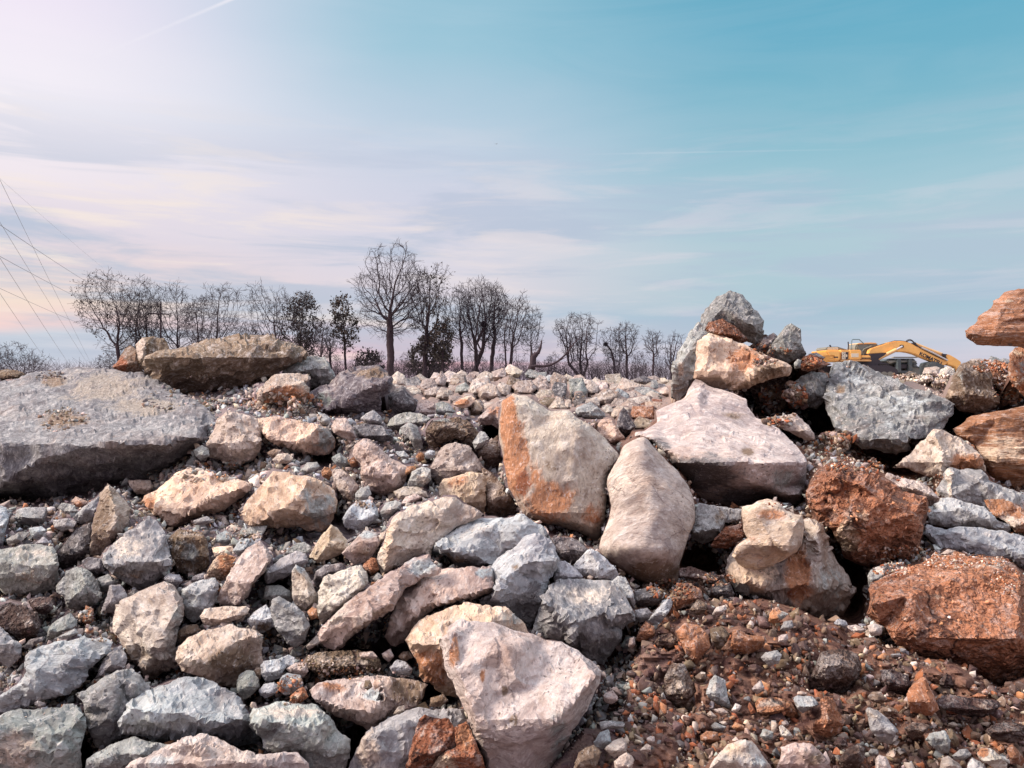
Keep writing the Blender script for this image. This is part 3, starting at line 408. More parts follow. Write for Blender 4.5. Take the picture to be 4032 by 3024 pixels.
j18|J|b|830,340 940,330 985,380 940,395 840,380||D=4.0|flat tan chip set in the dirty ledge
j19|J|n|1390,770 1400,700 1500,670 1540,720 1480,770||D=3.7|brown stone deep in the hollow under the cream boulder
j20|J|n|870,620 880,560 920,560 940,610 900,640||D=3.6|little brown stone on top of the multicoloured block
j21|J|c|940,590 960,550 1010,560 1015,600 960,635||D=3.6|little yellowish stone on top of the multicoloured block
j22|J|b|1100,830 1140,770 1195,755 1190,800 1140,835||D=3.6|small beige triangle under the brown end of the multicoloured block
g1|G|g|190,1060 210,1000 250,900 270,800 340,700 440,665 560,660 700,670 830,680 900,740 960,840 1010,920 1018,1000 900,1060 880,1150 800,1280 760,1340 640,1320 520,1220 430,1160 290,1140|26:280,850 380,920 490,985 560,1000 700,950 990,930/20:505,1010 500,1150|D=4.3,b=.1,s=w:620,790,280,100:.6;b:800,760,100,60:.4|large block with a flat beige top and a dark blue-grey front beside the cream boulder
g2|G|d|340,340 500,330 570,370 640,430 570,520 500,548 400,490 370,400||D=4.9|dark grey stone between the bluish block and the egg-shaped boulder
g3|G|B|510,560 600,470 650,415 720,450 800,530 860,580 880,640 860,680 720,670 600,640|16:650,440 720,560 720,650|D=4.7|blue-grey stone with a crystalline face below the egg-shaped boulder
g4|G|B|360,660 400,520 450,520 540,580 600,650 560,690 380,700||D=4.6|mottled blue wedge behind the flat-topped block
g5|G|B|820,680 870,640 930,650 990,760 1010,860 1000,910 930,800 880,730||D=4.5|thin blue-white curved stone along the side of the flat-topped block
g6|G|d|1000,760 1100,730 1200,730 1240,780 1180,870 1010,890||D=4.7|dark slate-coloured stone under the egg-shaped boulder
g7|G|g|1005,910 1100,890 1140,930 1110,990 1040,1010 1010,960||D=4.4|small dark bluish stone beside the flat-topped block
g8|G|B|1110,990 1180,900 1280,800 1320,800 1290,900 1220,1000 1180,1035||D=4.3|sky-blue tilted shard at the edge of the red earth
egg|C|w|1010,962 1050,950 1090,955 1130,1000 1200,1070 1290,1170 1350,1220 1440,1350 1480,1480 1482,1600 1455,1680 1430,1740 1390,1840 1360,1930 1350,2010 1340,2100 1230,2128 1120,2115 960,2045 850,1960 790,1920 720,1830 745,1730 795,1600 815,1500 800,1400 785,1280 840,1170 890,1080 925,1010|10:1060,1050 1130,1300 1150,1600/14:940,1870 1100,1890 1330,1900|D=5.1,b=.17,D2=5.4,a=.014,u=.25,ov=.5,s=n:1160,2020,220,110:1.2;c:1050,1400,160,160:.4|smooth pale pink egg-shaped boulder standing upright with a brown foot
mono|C|w|-60,760 -50,660 30,615 110,618 150,625 230,680 330,740 430,740 480,735 560,800 650,850 740,930 850,1040 880,1090 860,1150 790,1260 780,1350 775,1500 760,1650 735,1750 690,1780 640,1740 560,1700 400,1650 300,1640 200,1600 130,1560 70,1460 0,1350 -20,1200 -60,1000 -70,880|13:20,680 -10,1100 60,1400 230,1540 480,1620 650,1670/12:180,700 200,900/14:560,880 500,1300|D=5.7,D2=6.1,b=.12,a=.02,u=.2,ov=.6,s=o:0,820,60,230:1.3;o:50,1150,110,280:1.1;r:110,1300,90,130:1;o:330,1450,200,190:1;o:200,1250,130,160:.6;n:330,1330,110,120:.6;n:500,1500,180,170:.4;o:650,1560,110,120:.5;d:350,1640,200,40:.5;n:350,1180,120,110:.5|rust-streaked white monolith standing beside the egg-shaped boulder
c1|V|h|1508,705 1520,672 1545,643 1578,628 1600,635 1625,662 1651,692 1649,722 1632,742 1605,735 1580,720 1545,715 1525,722 1510,725|20:1535,695 1560,665 1600,690 1630,705|D=8.0,b=.12,s=n:1560,680,30,22:.5|grey rock perched on the very top of the heap
c1b|V|r|1522,712 1530,695 1560,688 1590,705 1618,735 1600,745 1575,738 1545,730||D=7.75,m=clay|rust-brown clay seam under the topmost grey rock
c2|V|g|1449,860 1452,800 1465,760 1490,720 1508,695 1530,700 1545,730 1520,760 1510,810 1500,850 1470,866|14:1475,780 1500,740|D=7.9,s=b:1470,800,26,70:.8|tall tan-grey boulder behind the cream wedge at the edge of the heap
c3|C|c|1470,480 1490,300 1500,200 1560,150 1590,125 1700,150 1830,200 1930,250 2050,300 2180,350 2250,400 2230,450 2120,480 1950,540 1860,570 1760,590 1680,570 1600,550 1540,520|20:1760,575 1860,510 1960,440 2080,390 2180,385/14:1600,200 1560,420|D=7.4,b=.1,s=o:1860,340,120,90:1;n:2060,400,160,80:.7;c:1600,350,120,180:.5|cream wedge-shaped boulder with an orange scar below the topmost rock
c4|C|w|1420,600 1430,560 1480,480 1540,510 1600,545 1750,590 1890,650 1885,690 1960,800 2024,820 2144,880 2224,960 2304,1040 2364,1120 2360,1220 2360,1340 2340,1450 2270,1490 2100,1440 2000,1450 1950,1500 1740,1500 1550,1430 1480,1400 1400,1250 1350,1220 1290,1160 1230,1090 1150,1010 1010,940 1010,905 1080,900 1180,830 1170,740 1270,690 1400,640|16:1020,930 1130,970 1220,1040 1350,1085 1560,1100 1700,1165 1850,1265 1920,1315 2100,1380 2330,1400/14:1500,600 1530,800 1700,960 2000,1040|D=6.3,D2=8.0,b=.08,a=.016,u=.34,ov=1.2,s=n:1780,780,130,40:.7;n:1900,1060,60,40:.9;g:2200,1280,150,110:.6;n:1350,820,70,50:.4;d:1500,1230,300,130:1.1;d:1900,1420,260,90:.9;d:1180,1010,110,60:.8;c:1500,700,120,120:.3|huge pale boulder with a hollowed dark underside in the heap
c24|V|e|1612,752 1636,728 1655,722 1672,728 1690,752 1720,768 1768,772 1788,790 1760,802 1720,806 1704,830 1696,862 1690,890 1650,892 1620,850 1600,800||D=8.7,D2=8.9,m=clay|dark brown rubble mass wedged behind the cream wedge-shaped boulder
c5|D|h|640,600 655,540 680,400 700,360 750,350 900,370 1030,430 1150,460 1300,540 1450,590 1600,650 1660,690 1650,780 1600,820 1560,900 1430,965 1320,970 1270,1050 1100,1065 950,1040 850,980 740,900 690,820 640,720|10:690,650 850,830 1050,900 1300,900 1560,800/10:1060,960 1200,975 1320,955/9:720,420 780,600|D=7.2,D2=8.6,b=.1,u=.15,ov=.5,a=.010,s=B:900,480,260,120:.5;B:1250,680,260,110:.4;n:900,850,250,140:.35;n:760,570,40,30:.8;B:1150,820,40,120:.5|big blue-grey boulder below the excavator
c6|D|h|310,610 350,540 440,470 530,430 640,440 670,500 660,560 620,680 570,725 480,710 390,715 340,660|12:380,580 560,560|D=7.7|furrowed grey rock against the big blue-grey boulder
c7|D|h|180,280 220,200 260,150 320,75 370,50 440,90 450,200 490,290 400,330 350,365 260,340|14:300,150 330,280|D=8.2|grey tooth-shaped rock against the sky next to the topmost rock
c7b|D|d|440,210 490,290 460,330 410,320||D=8.5|thin dark sliver behind the grey tooth-shaped rock
c8|D|d|110,230 150,160 230,120 265,150 220,250 150,290||D=8.4|small dark rock between the topmost rock and the tooth-shaped rock
c8b|D|g|390,360 420,330 450,340 440,400 395,410||D=8.0|small grey pebble under the tooth-shaped rock
c9|D|r|435,380 460,310 520,290 590,310 640,350 690,370 610,400 500,430 450,420||D=8.1,m=clay|crumbling rust-red clod beside the excavator's rear
c9b|D|g|500,290 570,275 640,320 600,340 540,315||D=8.3|flat grey chip on the rust-red clod against the sky
c10|D|w|140,800 200,790 270,780 400,760 500,850 550,920 560,970 480,970 380,920 270,870|14:260,820 400,840 500,930|D=7.2,s=n:200,800,90,30:.7|white rock with a dirty cap at the mouth of the dark hollow
c10b|D|b|590,940 650,905 740,900 760,940 690,980 620,975||D=7.3,s=g:640,950,50,30:.7|small grey stone inside the mouth of the dark hollow
c10c|D|o|705,960 760,935 825,940 825,1010 780,1045 710,1010||D=7.0,m=clay|orange-brown cube at the lower tip of the big blue-grey boulder
c12|V|o|2085,715 2105,700 2118,680 2140,665 2145,650 2160,645 2170,632 2200,624 2280,624 2280,770 2212,754 2160,746 2110,744 2088,730|16:2095,722 2150,730 2270,740/6:2160,665 2270,660|D=7.2,D2=7.4,m=strata,s=c:2180,650,40,20:.5;d:2180,743,90,10:.6|layered orange boulder overhanging in the air at the right edge
c13|D|o|2090,470 2100,290 2140,240 2212,225 2320,220 2320,620 2240,640 2180,590 2110,510||D=7.3,s=c:2160,280,50,50:.6;w:2180,500,60,60:.5;g:2180,430,60,90:.5|tan boulder holding up the layered orange boulder
c14|D|n|1650,460 1700,380 1780,335 1900,350 1960,450 1960,560 2030,640 1990,710 1840,760 1700,740 1660,690 1590,640 1620,540|16:1700,440 1750,600 1980,650|D=7.9,s=g:1720,440,60,80:.5;c:1620,590,50,50:.5|brown mottled boulder at the shoulder of the big blue-grey boulder
c14b|D|o|1900,400 1990,330 2080,360 2110,500 2180,600 2150,690 2030,700 1960,600||D=8.3,m=clay,s=w:2050,600,90,70:.7|crumbly orange bank between the brown mottled and tan boulders
c15|D|o|1700,860 1760,800 1900,760 2060,730 2180,700 2320,690 2320,1350 2200,1330 2130,1370 2060,1310 1960,1280 1900,1180 1820,1010 1680,930 1650,880|10:1800,850 2000,800 2300,780/12:2000,1100 2300,1200|D=7.1,m=strata,s=c:2050,1050,300,120:.6|striped orange sandstone block with horizontal layers at the right edge
c16|D|b|1170,1190 1230,1140 1280,1100 1350,1040 1430,960 1500,890 1560,890 1700,960 1840,1050 1890,1130 1905,1210 1700,1215 1640,1280 1560,1290 1400,1240 1300,1190|18:1500,910 1570,1060 1560,1260/12:1700,1040 1850,1130|D=6.6,s=o:1750,1150,140,60:.9;w:1600,1100,30,120:.6;n:1400,1150,150,60:.3|pointed tan boulder with an orange flank and a white vein
c17|D|g|1520,1360 1560,1280 1600,1180 1700,1205 1870,1200 1950,1290 2060,1350 2200,1400 2320,1450 2320,1730 2150,1660 2000,1600 1900,1500 1750,1470 1600,1450|12:1640,1220 1640,1420/10:1850,1300 2100,1450|D=6.2,s=w:1620,1330,22,150:1;o:2090,1530,140,60:.9;b:1800,1260,160,70:.4|grey boulder with a white vein and an orange stain below the striped block
c18|D|B|1450,1560 1490,1500 1550,1440 1650,1430 1750,1460 1900,1500 2000,1600 2100,1640 2105,1700 2000,1695 1850,1670 1600,1660 1460,1640|14:1520,1540 1700,1520 1900,1590|D=5.9|knobbly white-blue rock under the boulder with the white vein
c19|H|B|1420,225 1530,250 1600,270 1720,250 1900,260 2060,290 2212,330 2320,350 2320,620 2150,570 1900,480 1700,450 1540,420 1440,320|12:1560,300 1700,290 1900,380 2200,470|D=5.6,s=w:1950,310,300,40:.4|smooth light blue slab above the big red clay boulder
c19b|D|o|1900,1440 2050,1440 2180,1500 2320,1590 2320,1740 2150,1700 2060,1610 1950,1560||D=6.0,s=b:2100,1620,120,80:.7|orange and grey shoulder rock at the edge over the smooth blue slab
c20|D|w|1110,1260 1130,1230 1250,1270 1400,1300 1480,1360 1555,1440 1510,1530 1420,1450 1300,1400 1180,1330||D=6.2,s=b:1350,1340,120,40:.4|dirty white slab behind the cracked clay boulder
c20b|D|o|985,1130 1020,1115 1090,1170 1110,1210 1040,1200 990,1160||D=6.6,m=clay|little reddish stone above the cracked clay boulder
c21|D|o|480,1400 520,1290 600,1200 720,1150 860,1180 1000,1200 1150,1280 1250,1380 1440,1420 1465,1508 1420,1608 1400,1740 1380,1870 1300,1930 1200,1910 1100,1950 1000,1990 870,1970 760,1870 750,1790 660,1660 560,1580 500,1480|20:700,1250 900,1300 1080,1420/20:760,1700 1000,1620 1350,1560/14:900,1850|D=5.35,b=.14,m=clay,a=.045,s=c:800,1740,110,150:.8;r:1150,1500,250,200:.3;c:920,1560,60,90:.5|cracked rust-red clay boulder with a pale cream patch
c22a|H|c|-20,90 60,75 110,45 180,30 280,60 330,120 400,150 455,155 475,230 450,390 400,460 300,520 180,570 90,600 -20,570 -100,480 -60,400 20,340 -10,280 -20,180|20:80,120 200,330 330,440/16:260,110 420,200|D=4.9,b=.14,a=.02,s=o:190,150,120,50:.9;r:150,110,60,30:.5;o:100,380,200,120:.35|peach-coloured rounded stone leaning on a flat slab
c22b|H|b|-154,620 -140,500 -70,420 40,340 200,400 400,460 470,250 480,190 560,185 620,230 660,350 700,450 760,560 830,640 875,760 810,880 780,950 660,1000 560,960 430,900 300,860 60,790 -60,750 -120,690|14:590,210 560,500 520,700 430,880/12:-60,640 200,760|D=4.95,b=.06,s=c:60,620,240,130:.9;g:680,700,170,240:.5;o:420,620,120,220:1.1;o:60,560,120,60:.5;r:360,760,50,80:.7;w:540,520,30,200:.5;g:-50,720,110,60:.9|flat grey and cream slab with an orange seam behind the red earth
c23|H|o|975,740 1000,690 1100,640 1250,570 1400,530 1500,480 1600,470 1750,480 1900,478 2050,490 2150,560 2212,640 2320,660 2320,1380 2212,1425 2100,1470 2020,1515 1900,1450 1780,1370 1640,1310 1400,1280 1200,1180 1090,1030 950,950 990,830|16:1010,860 1300,790 1560,700 1700,620 2000,590 2200,690/10:1300,1050 1700,1100 2150,1200|D=4.15,D2=4.8,b=.1,m=clay,a=.02,s=r:1300,1100,300,170:.3;c:1500,800,160,30:.5;b:1950,540,200,40:.5|huge red clay boulder at the right edge
c23b|H|g|970,640 1000,590 1120,540 1262,530 1255,580 1110,640 1050,700 995,760||D=4.6,s=w:1080,600,90,40:.5|grey-white stone built into the corner of the huge red clay boulder
c23c|H|b|1038,690 1080,650 1180,670 1187,705 1140,740 1080,725||D=4.35|beige pebble perched on the corner of the huge red clay boulder
c23d|H|w|1475,480 1510,450 1555,470 1540,500 1490,500||D=4.75|small white pebble on the top edge of the huge red clay boulder
c23e|H|b|1550,465 1610,425 1670,440 1640,490 1570,490||D=4.8|small beige stone on the top edge of the huge red clay boulder
c23f|H|o|1600,500 1660,440 1745,460 1755,500 1700,560 1620,550||D=4.7,m=clay|rust-red lump on the top edge of the huge red clay boulder
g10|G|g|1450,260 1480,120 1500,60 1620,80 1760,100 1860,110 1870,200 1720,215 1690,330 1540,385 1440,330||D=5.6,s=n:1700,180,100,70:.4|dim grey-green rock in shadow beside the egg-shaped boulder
g11|G|r|1600,400 1640,340 1720,250 1850,220 1910,320 1800,400 1730,425 1620,415||D=5.3,m=clay|dark rust lump in shadow behind the peach-coloured stone
g12|G|e|1360,640 1350,580 1450,560 1600,620 1700,640 1660,720 1500,690||D=5.0,m=clay|dark crusty shelf at the foot of the egg-shaped boulder
g13|G|d|1560,760 1640,700 1760,700 1800,790 1700,830 1600,820||D=4.9,m=clay|dark clod in the hollow under the grey and cream slab
k0|G|o|1270,960 1310,780 1340,700 1430,690 1530,740 1545,800 1420,880 1330,910 1310,1000||D=4.3,m=clay,a=.045|crumbly orange-brown clod pile at the top of the red earth
k0b|G|n|1430,930 1440,900 1500,820 1580,860 1560,930 1490,960||D=4.3,m=clay|brown clod beside the crumbly orange-brown clod pile
k0c|G|b|1610,950 1650,885 1720,870 1735,900 1680,950||D=4.25|flat beige stone lying on the red earth under the grey and cream slab
k0d|G|o|1010,1150 1040,1060 1090,1000 1160,1040 1170,1110 1110,1150 1050,1160||D=4.15,m=clay|curled rusty clod next to the sky-blue tilted shard
k0e|G|n|1160,1170 1190,1110 1290,1090 1340,1130 1330,1200 1260,1240 1190,1200||D=4.1,m=clay|round brown clod above the half-buried beige rock
k0f|G|b|950,1200 965,1130 1000,1120 1010,1180 985,1220||D=4.1|small beige splinter at the side of the flat-topped block
k1|K|o|1330,170 1390,110 1500,120 1590,200 1600,290 1530,380 1500,440 1430,380 1380,290|18:1400,190 1480,260 1490,380|D=3.95,s=r:1500,330,90,90:.5|dark orange wedge of rock stuck point-down in the earth
k2|K|n|1600,150 1700,130 1760,200 1730,260 1680,320 1610,280|18:1640,210 1720,220|D=3.98|brown rough stone between the two orange rocks
k3|K|o|1760,300 1780,160 1830,160 1900,200 2030,210 2052,250 2000,310 1900,355 1800,340|18:1790,220 1900,240 2030,240|D=3.95,s=r:1920,270,100,50:.5;c:1830,200,40,40:.4|orange saddle-shaped rock resting on the earth
k4|K|g|1998,380 2040,340 2130,320 2170,360 2140,430 2060,445||D=3.85|smooth oval grey stone on the brown earth
k5|H|o|190,1000 200,930 260,875 280,910 350,940 280,1000 240,1030||D=4.2,s=g:310,960,50,40:.7|small orange shard with a grey side below the grey and cream slab
k5b|H|g|280,1070 310,1000 375,990 390,1040 340,1080||D=4.1|small light stone below the orange shard
k5c|H|w|265,1160 270,1110 340,1095 345,1140 320,1180||D=4.0|little white-topped cube beside the smooth oval stone
k6|K|g|1570,650 1600,560 1640,515 1720,560 1740,680 1765,760 1740,785 1640,740 1580,690|14:1650,540 1640,680 1730,740|D=3.65,s=w:1660,640,60,60:.3|pale grey arrowhead-shaped stone in the brown earth
k7|K|n|1480,530 1530,490 1570,500 1570,580 1500,580||D=3.8,s=w:1540,500,30,14:.8|little brown stone with a white rim above the arrowhead-shaped stone
k8|K|b|1925,630 1960,590 2000,558 2035,640 1970,675||D=3.7|small triangular beige stone right of the arrowhead-shaped stone
k9|K|b|748,680 790,650 830,640 870,690 870,720 820,750 770,735||D=3.6|rounded beige stone near the edge of the large cream boulder
k10|K|n|1230,540 1300,420 1400,430 1450,540 1490,640 1480,780 1420,820 1320,770 1240,660|12:1330,480 1400,640|D=3.75,m=clay,s=b:1350,620,90,160:.7;w:1440,780,40,50:.7|half-buried tan rock coated with dirt in the middle of the red earth
k11|K|b|1570,830 1600,800 1660,850 1620,870||D=3.55|little beige pebble below the arrowhead-shaped stone
k11b|K|g|1610,920 1640,890 1730,930 1700,965 1630,960||D=3.5|rounded light pebble above the orange nodule
k11c|K|b|1620,790 1700,780 1750,820 1690,840||D=3.57|flat tan pebble touching the foot of the arrowhead-shaped stone
k11d|K|w|1770,800 1800,740 1850,760 1830,800 1790,825||D=3.58|little whitish pebble right of the arrowhead-shaped stone's foot
k12|K|o|1520,1000 1570,960 1660,970 1682,1050 1600,1070 1530,1040||D=3.45,s=r:1600,1010,60,30:.5|orange nodule in the gravel near the bottom
k12b|K|o|1770,930 1800,890 1870,920 1870,960 1800,965||D=3.5|little orange-tan pebble below the pinkish half-buried slab
k13|K|g|718,890 800,880 922,890 922,940 740,950||D=3.4|flat grey plate beside the shaded side of the large cream boulder
k14|K|B|680,1050 730,970 800,950 820,1050 750,1105 690,1085||D=3.3|bluish wedge standing below the flat grey plate
k15|K|w|760,1105 830,1040 910,1010 940,1060 937,1140 840,1175|14:780,1110 860,1120 930,1060|D=3.25|white faceted stone near the bottom edge beside the bluish wedge
k16|K|w|840,1200 900,1150 950,1130 1000,1190 960,1320 850,1320||D=3.15,s=n:900,1240,60,40:.3|whitish stone cut by the bottom edge below the white faceted stone
k17|K|b|1040,1115 1100,1060 1132,1080 1130,1130 1060,1135||D=3.3,s=w:1080,1090,40,20:.5|small cream wedge right of the white faceted stone
k17b|K|b|1090,1020 1130,1000 1160,1010 1160,1060 1120,1065||D=3.35|small tan cube above the small cream wedge
k18|K|n|500,1320 560,1130 620,1090 680,1070 740,1130 700,1250 670,1320||D=3.15,s=b:600,1250,60,50:.4|dark brown rock in the shade at the bottom beside the large cream boulder
k19|K|w|1540,1320 1650,1170 1750,1060 1850,1030 1930,1035 1990,1120 2080,1230 2120,1320|15:1680,1180 1820,1080 1900,1060/12:1900,1100 1990,1250|D=3.15,s=c:1780,1120,100,70:.5;B:2000,1220,90,90:.5|cream and white boulder rising from the bottom edge in the gravel
k20|L|b|220,1320 290,1150 280,1090 380,1060 530,1060 580,1110 640,1170 690,1280 700,1320|12:330,1130 520,1100 600,1250|D=3.15,s=n:540,1190,110,70:.7|beige boulder with a brown stain at the bottom edge
k21|L|o|1280,670 1320,610 1390,540 1430,530 1460,600 1510,700 1540,790 1480,840 1400,830 1310,810 1300,740|14:1420,560 1460,700 1480,800/8:1340,660|D=3.45,s=c:1380,680,70,80:.3|bright orange tooth-shaped stone sticking up from the dark earth
k22|L|g|960,800 980,770 1050,800 1130,860 1215,960 1160,1060 1060,1045 1000,950|18:985,800 1080,900 1190,970|D=3.35,s=w:1030,830,70,60:.6|pale pointed stone lying below the bright orange tooth-shaped stone
k23|L|o|600,700 640,685 700,700 740,800 800,880 770,960 680,1030 600,1000 530,960 560,880 610,860|16:650,720 660,880|D=3.4,m=clay,a=.04,s=r:600,930,60,60:.4|bright orange crumbly clod with a jutting corner
k24|L|g|1430,1030 1470,980 1590,955 1630,1040 1620,1130 1560,1145 1480,1080|14:1480,1020 1600,1020|D=3.2,s=w:1560,1020,70,50:.4|rounded pale grey stone near the bottom right
k25|L|b|1530,1320 1560,1180 1610,1160 1700,1220 1760,1320||D=3.08,s=w:1640,1260,60,40:.5|pale wedge at the bottom edge under the rounded pale grey stone
k26|L|g|1640,1160 1700,1110 1760,1103 1800,1150 1740,1195 1660,1190||D=3.15|flattened grey stone next to the orange-and-white stone
k27|L|w|1838,1140 1870,1090 1950,1100 2040,1170 2082,1220 2070,1320 1950,1240 1870,1190||D=3.1,s=o:1880,1130,50,40:.9;n:1970,1180,50,30:.3|orange-and-white stone at the bottom right
k28|L|g|1750,1320 1770,1220 1800,1170 1900,1220 1940,1320||D=3.08|grey stone at the bottom edge under the orange-and-white stone
k29|L|o|2070,1100 2120,1060 2180,1130 2230,1200 2190,1240 2110,1200||D=3.12|orange stone in the bottom right corner
k29b|L|o|2000,1090 2030,1065 2060,1090 2050,1140 2010,1130||D=3.15|small orange pebble beside the corner's orange stone
k30|L|g|118,1000 150,940 230,970 220,1030 160,1045||D=3.35,s=n:180,980,40,30:.4|rounded knobbly stone above the beige boulder with a brown stain
k31|L|w|270,930 290,910 340,950 390,1010 360,1040 290,1000||D=3.35|thin whitish sliver above the beige boulder with a brown stain
k32|L|b|290,890 330,875 355,910 330,930 300,925||D=3.4|little tan pebble touching the thin whitish sliver
k33|L|o|80,740 110,700 250,690 370,730 440,850 400,880 300,840 100,830||D=3.6,m=clay,s=b:230,740,150,40:.6|pinkish half-buried slab with a raw red front
k34|L|B|380,700 420,680 540,690 590,750 540,780 500,800 460,820 420,790||D=3.5,s=w:500,730,70,40:.5|white-blue stone behind the bright orange crumbly clod
k35|L|b|413,660 430,640 500,660 480,692 420,680||D=3.55|small square tan chip over the white-blue stone
k35b|L|w|60,640 80,600 130,560 160,620 100,670||D=3.65|small whitish triangle above the pinkish half-buried slab
k36|L|B|700,110 740,70 800,90 830,140 800,150 740,125||D=4.05|small blue-white stone at the foot of the grey and cream slab
k36b|L|w|800,130 880,120 965,160 920,190 850,172||D=4.0|flat white stone at the foot of the grey and cream slab
k36c|L|b|970,130 1030,110 1090,130 1085,200 1000,212||D=4.05|cream cube in the gap before the huge red clay boulder
k37|L|w|1035,1190 1060,1150 1120,1170 1165,1260 1150,1320 1040,1320||D=3.1|pale stone at the bottom edge below the pale pointed stone
k37b|L|g|975,1130 1000,1100 1060,1110 1060,1150 1000,1165||D=3.2|small grey stone below the pale pointed stone
k38|L|e|1510,740 1560,680 1620,670 1800,700 2000,720 2035,770 1960,830 1860,860 1700,830 1580,790||D=3.55,m=clay,s=b:1850,760,180,40:.4|long dirt-coated rock right of the bright orange tooth-shaped stone
k38b|L|o|1780,640 1800,600 1830,585 1850,640 1820,660||D=3.7|small upright orange pebble under the huge red clay boulder
k38c|L|o|1875,650 1910,625 1940,650 1920,680 1885,675||D=3.68|small round orange pebble under the huge red clay boulder
k38d|L|o|1785,690 1850,660 1930,685 1870,710||D=3.63|small flat orange pebble under the huge red clay boulder
k39|L|n|1080,800 1130,760 1200,790 1225,820 1110,835||D=3.5|dull rounded stone behind the pale pointed stone
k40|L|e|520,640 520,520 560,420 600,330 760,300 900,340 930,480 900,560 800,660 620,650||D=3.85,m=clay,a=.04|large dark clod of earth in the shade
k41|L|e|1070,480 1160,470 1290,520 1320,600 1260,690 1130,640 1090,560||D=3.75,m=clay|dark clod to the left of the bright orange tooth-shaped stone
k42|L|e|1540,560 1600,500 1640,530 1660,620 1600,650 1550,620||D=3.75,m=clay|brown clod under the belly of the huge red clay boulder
k43|L|e|740,1200 800,1100 900,1060 960,1100 940,1200 880,1280 770,1280||D=3.15,m=clay|dark clod near the bottom between two pale stones
k44|L|n|970,690 1010,650 1080,650 1120,700 1080,750 1010,730||D=3.6|dull brown stone in the dark earth
k45|L|e|1260,940 1330,890 1420,900 1480,920 1400,1010 1310,1020||D=3.3,m=clay|brown clod above the rounded pale grey stone
k46|L|e|1900,960 1980,900 2120,890 2230,920 2230,1040 2080,1060 1950,1020||D=3.3,m=clay|broad brown clod at the right edge near the bottom
k47|L|n|1600,950 1640,940 1690,1020 1700,1080 1660,1085 1620,1020||D=3.25|narrow brown splinter beside the rounded pale grey stone
k48|L|e|700,1060 740,1010 800,1010 820,1080 760,1120||D=3.3,m=clay|brown clod under the bright orange crumbly clod
'''
# ------------- rocks of the distant rubble field: tile, cx, cy, w, h, tone
FIELD = r'''
B 1140 500 125 120 w;B 1250 532 130 95 g;B 1322 492 100 70 w;B 1375 548 125 130 w;B 1480 510 90 115 b;B 1548 500 100 95 w;B 1625 510 115 95 b
B 1430 600 150 75 w;B 1510 622 115 85 b;B 1650 572 130 85 g;B 1250 592 115 65 w;B 1150 585 95 85 w;B 1710 500 90 80 w;B 1640 458 75 50 w;B 1740 455 80 45 b
B 1820 540 200 160 w;B 1830 468 150 60 b;B 1940 450 110 75 b;B 1865 605 130 115 b;B 1965 580 115 105 b;B 2070 540 160 100 n;B 2030 420 135 80 w;B 1750 715 110 120 c
B 1800 700 85 90 d;B 1875 708 95 75 w;B 1890 905 120 60 b;B 1575 575 90 60 w;B 1590 640 90 60 b;B 1690 640 90 60 w;B 1440 470 80 50 w;B 1560 455 80 40 w
C 40 432 110 65 w;C 190 445 80 60 g;C 130 560 155 140 w;C 255 530 135 125 b;C 290 612 115 90 b;C 400 500 135 85 b;C 245 458 120 60 g;C 410 590 145 155 d
C 548 585 135 150 g;C 662 572 95 120 b;C 560 662 95 130 d;C 740 562 115 115 w;C 850 508 165 90 w;C 862 562 125 80 w;C 780 640 190 115 b;C 620 530 95 65 w
C 550 488 95 55 b;C 970 560 180 125 b;C 1085 602 190 75 g;C 1150 612 110 65 b;C 1250 592 90 65 w;C 1160 540 65 75 g;C 1215 545 85 50 d;C 1060 498 130 50 d
C 1150 488 110 40 b;C 1030 665 200 75 w;C 900 622 100 90 B;C 650 682 175 70 w;C 390 702 145 95 b;C 300 690 155 95 n;C 640 762 270 115 B;C 880 762 125 105 w
C 900 680 165 70 b;C 960 722 135 85 b;C 800 732 95 60 w;C 925 860 125 185 d;C 790 900 210 180 c;C 1070 770 185 110 o;C 1060 850 165 90 c;C 1160 702 135 65 c
C 1080 700 75 45 r;C 1180 662 90 45 r;C 480 690 50 85 b;C 880 1040 60 85 g;C 470 480 90 50 w;C 320 490 70 60 B;C 690 510 90 50 w;C 1240 500 80 40 b;C 1000 620 120 60 w
D 1450 480 90 50 w;D 1540 510 110 50 w;D 1620 530 90 50 w;D 1480 430 110 60 b;D 1600 440 120 90 w;D 1380 500 100 50 w;D 1560 570 120 50 w;D 1330 460 110 50 n;D 1840 340 120 30 w;D 1980 345 120 50 g;D 2060 350 90 40 g
'''
# ------------------------------------------------------------------ numpy noise
_rs = np.random.RandomState(11)
_perm = np.concatenate([_rs.permutation(256)] * 3).astype(np.int64)
_grad = _rs.normal(size=(256, 3)); _grad /= np.linalg.norm(_grad, axis=1)[:, None]

def perlin(p):
    p = np.asarray(p, float)
    i = np.floor(p).astype(np.int64); f = p - i; i &= 255
    u = f * f * f * (f * (f * 6 - 15) + 10)
    res = 0
    for dx in (0, 1):
        for dy in (0, 1):
            for dz in (0, 1):
                h = _perm[_perm[_perm[(i[:, 0] + dx) & 255] + ((i[:, 1] + dy) & 255)] + ((i[:, 2] + dz) & 255)]
                g = _grad[h & 255]
                q = f - np.array([dx, dy, dz])
                wgt = (u[:, 0] if dx else 1 - u[:, 0]) * (u[:, 1] if dy else 1 - u[:, 1]) * (u[:, 2] if dz else 1 - u[:, 2])
                res = res + wgt * (g * q).sum(1)
    return res * 1.5

def fbm(p, octv=4, gain=0.5, lac=2.03):
    r = 0; a = 1.0
    for k in range(octv):
        r = r + a * perlin(p * lac ** k + 17.3 * k); a *= gain
    return r

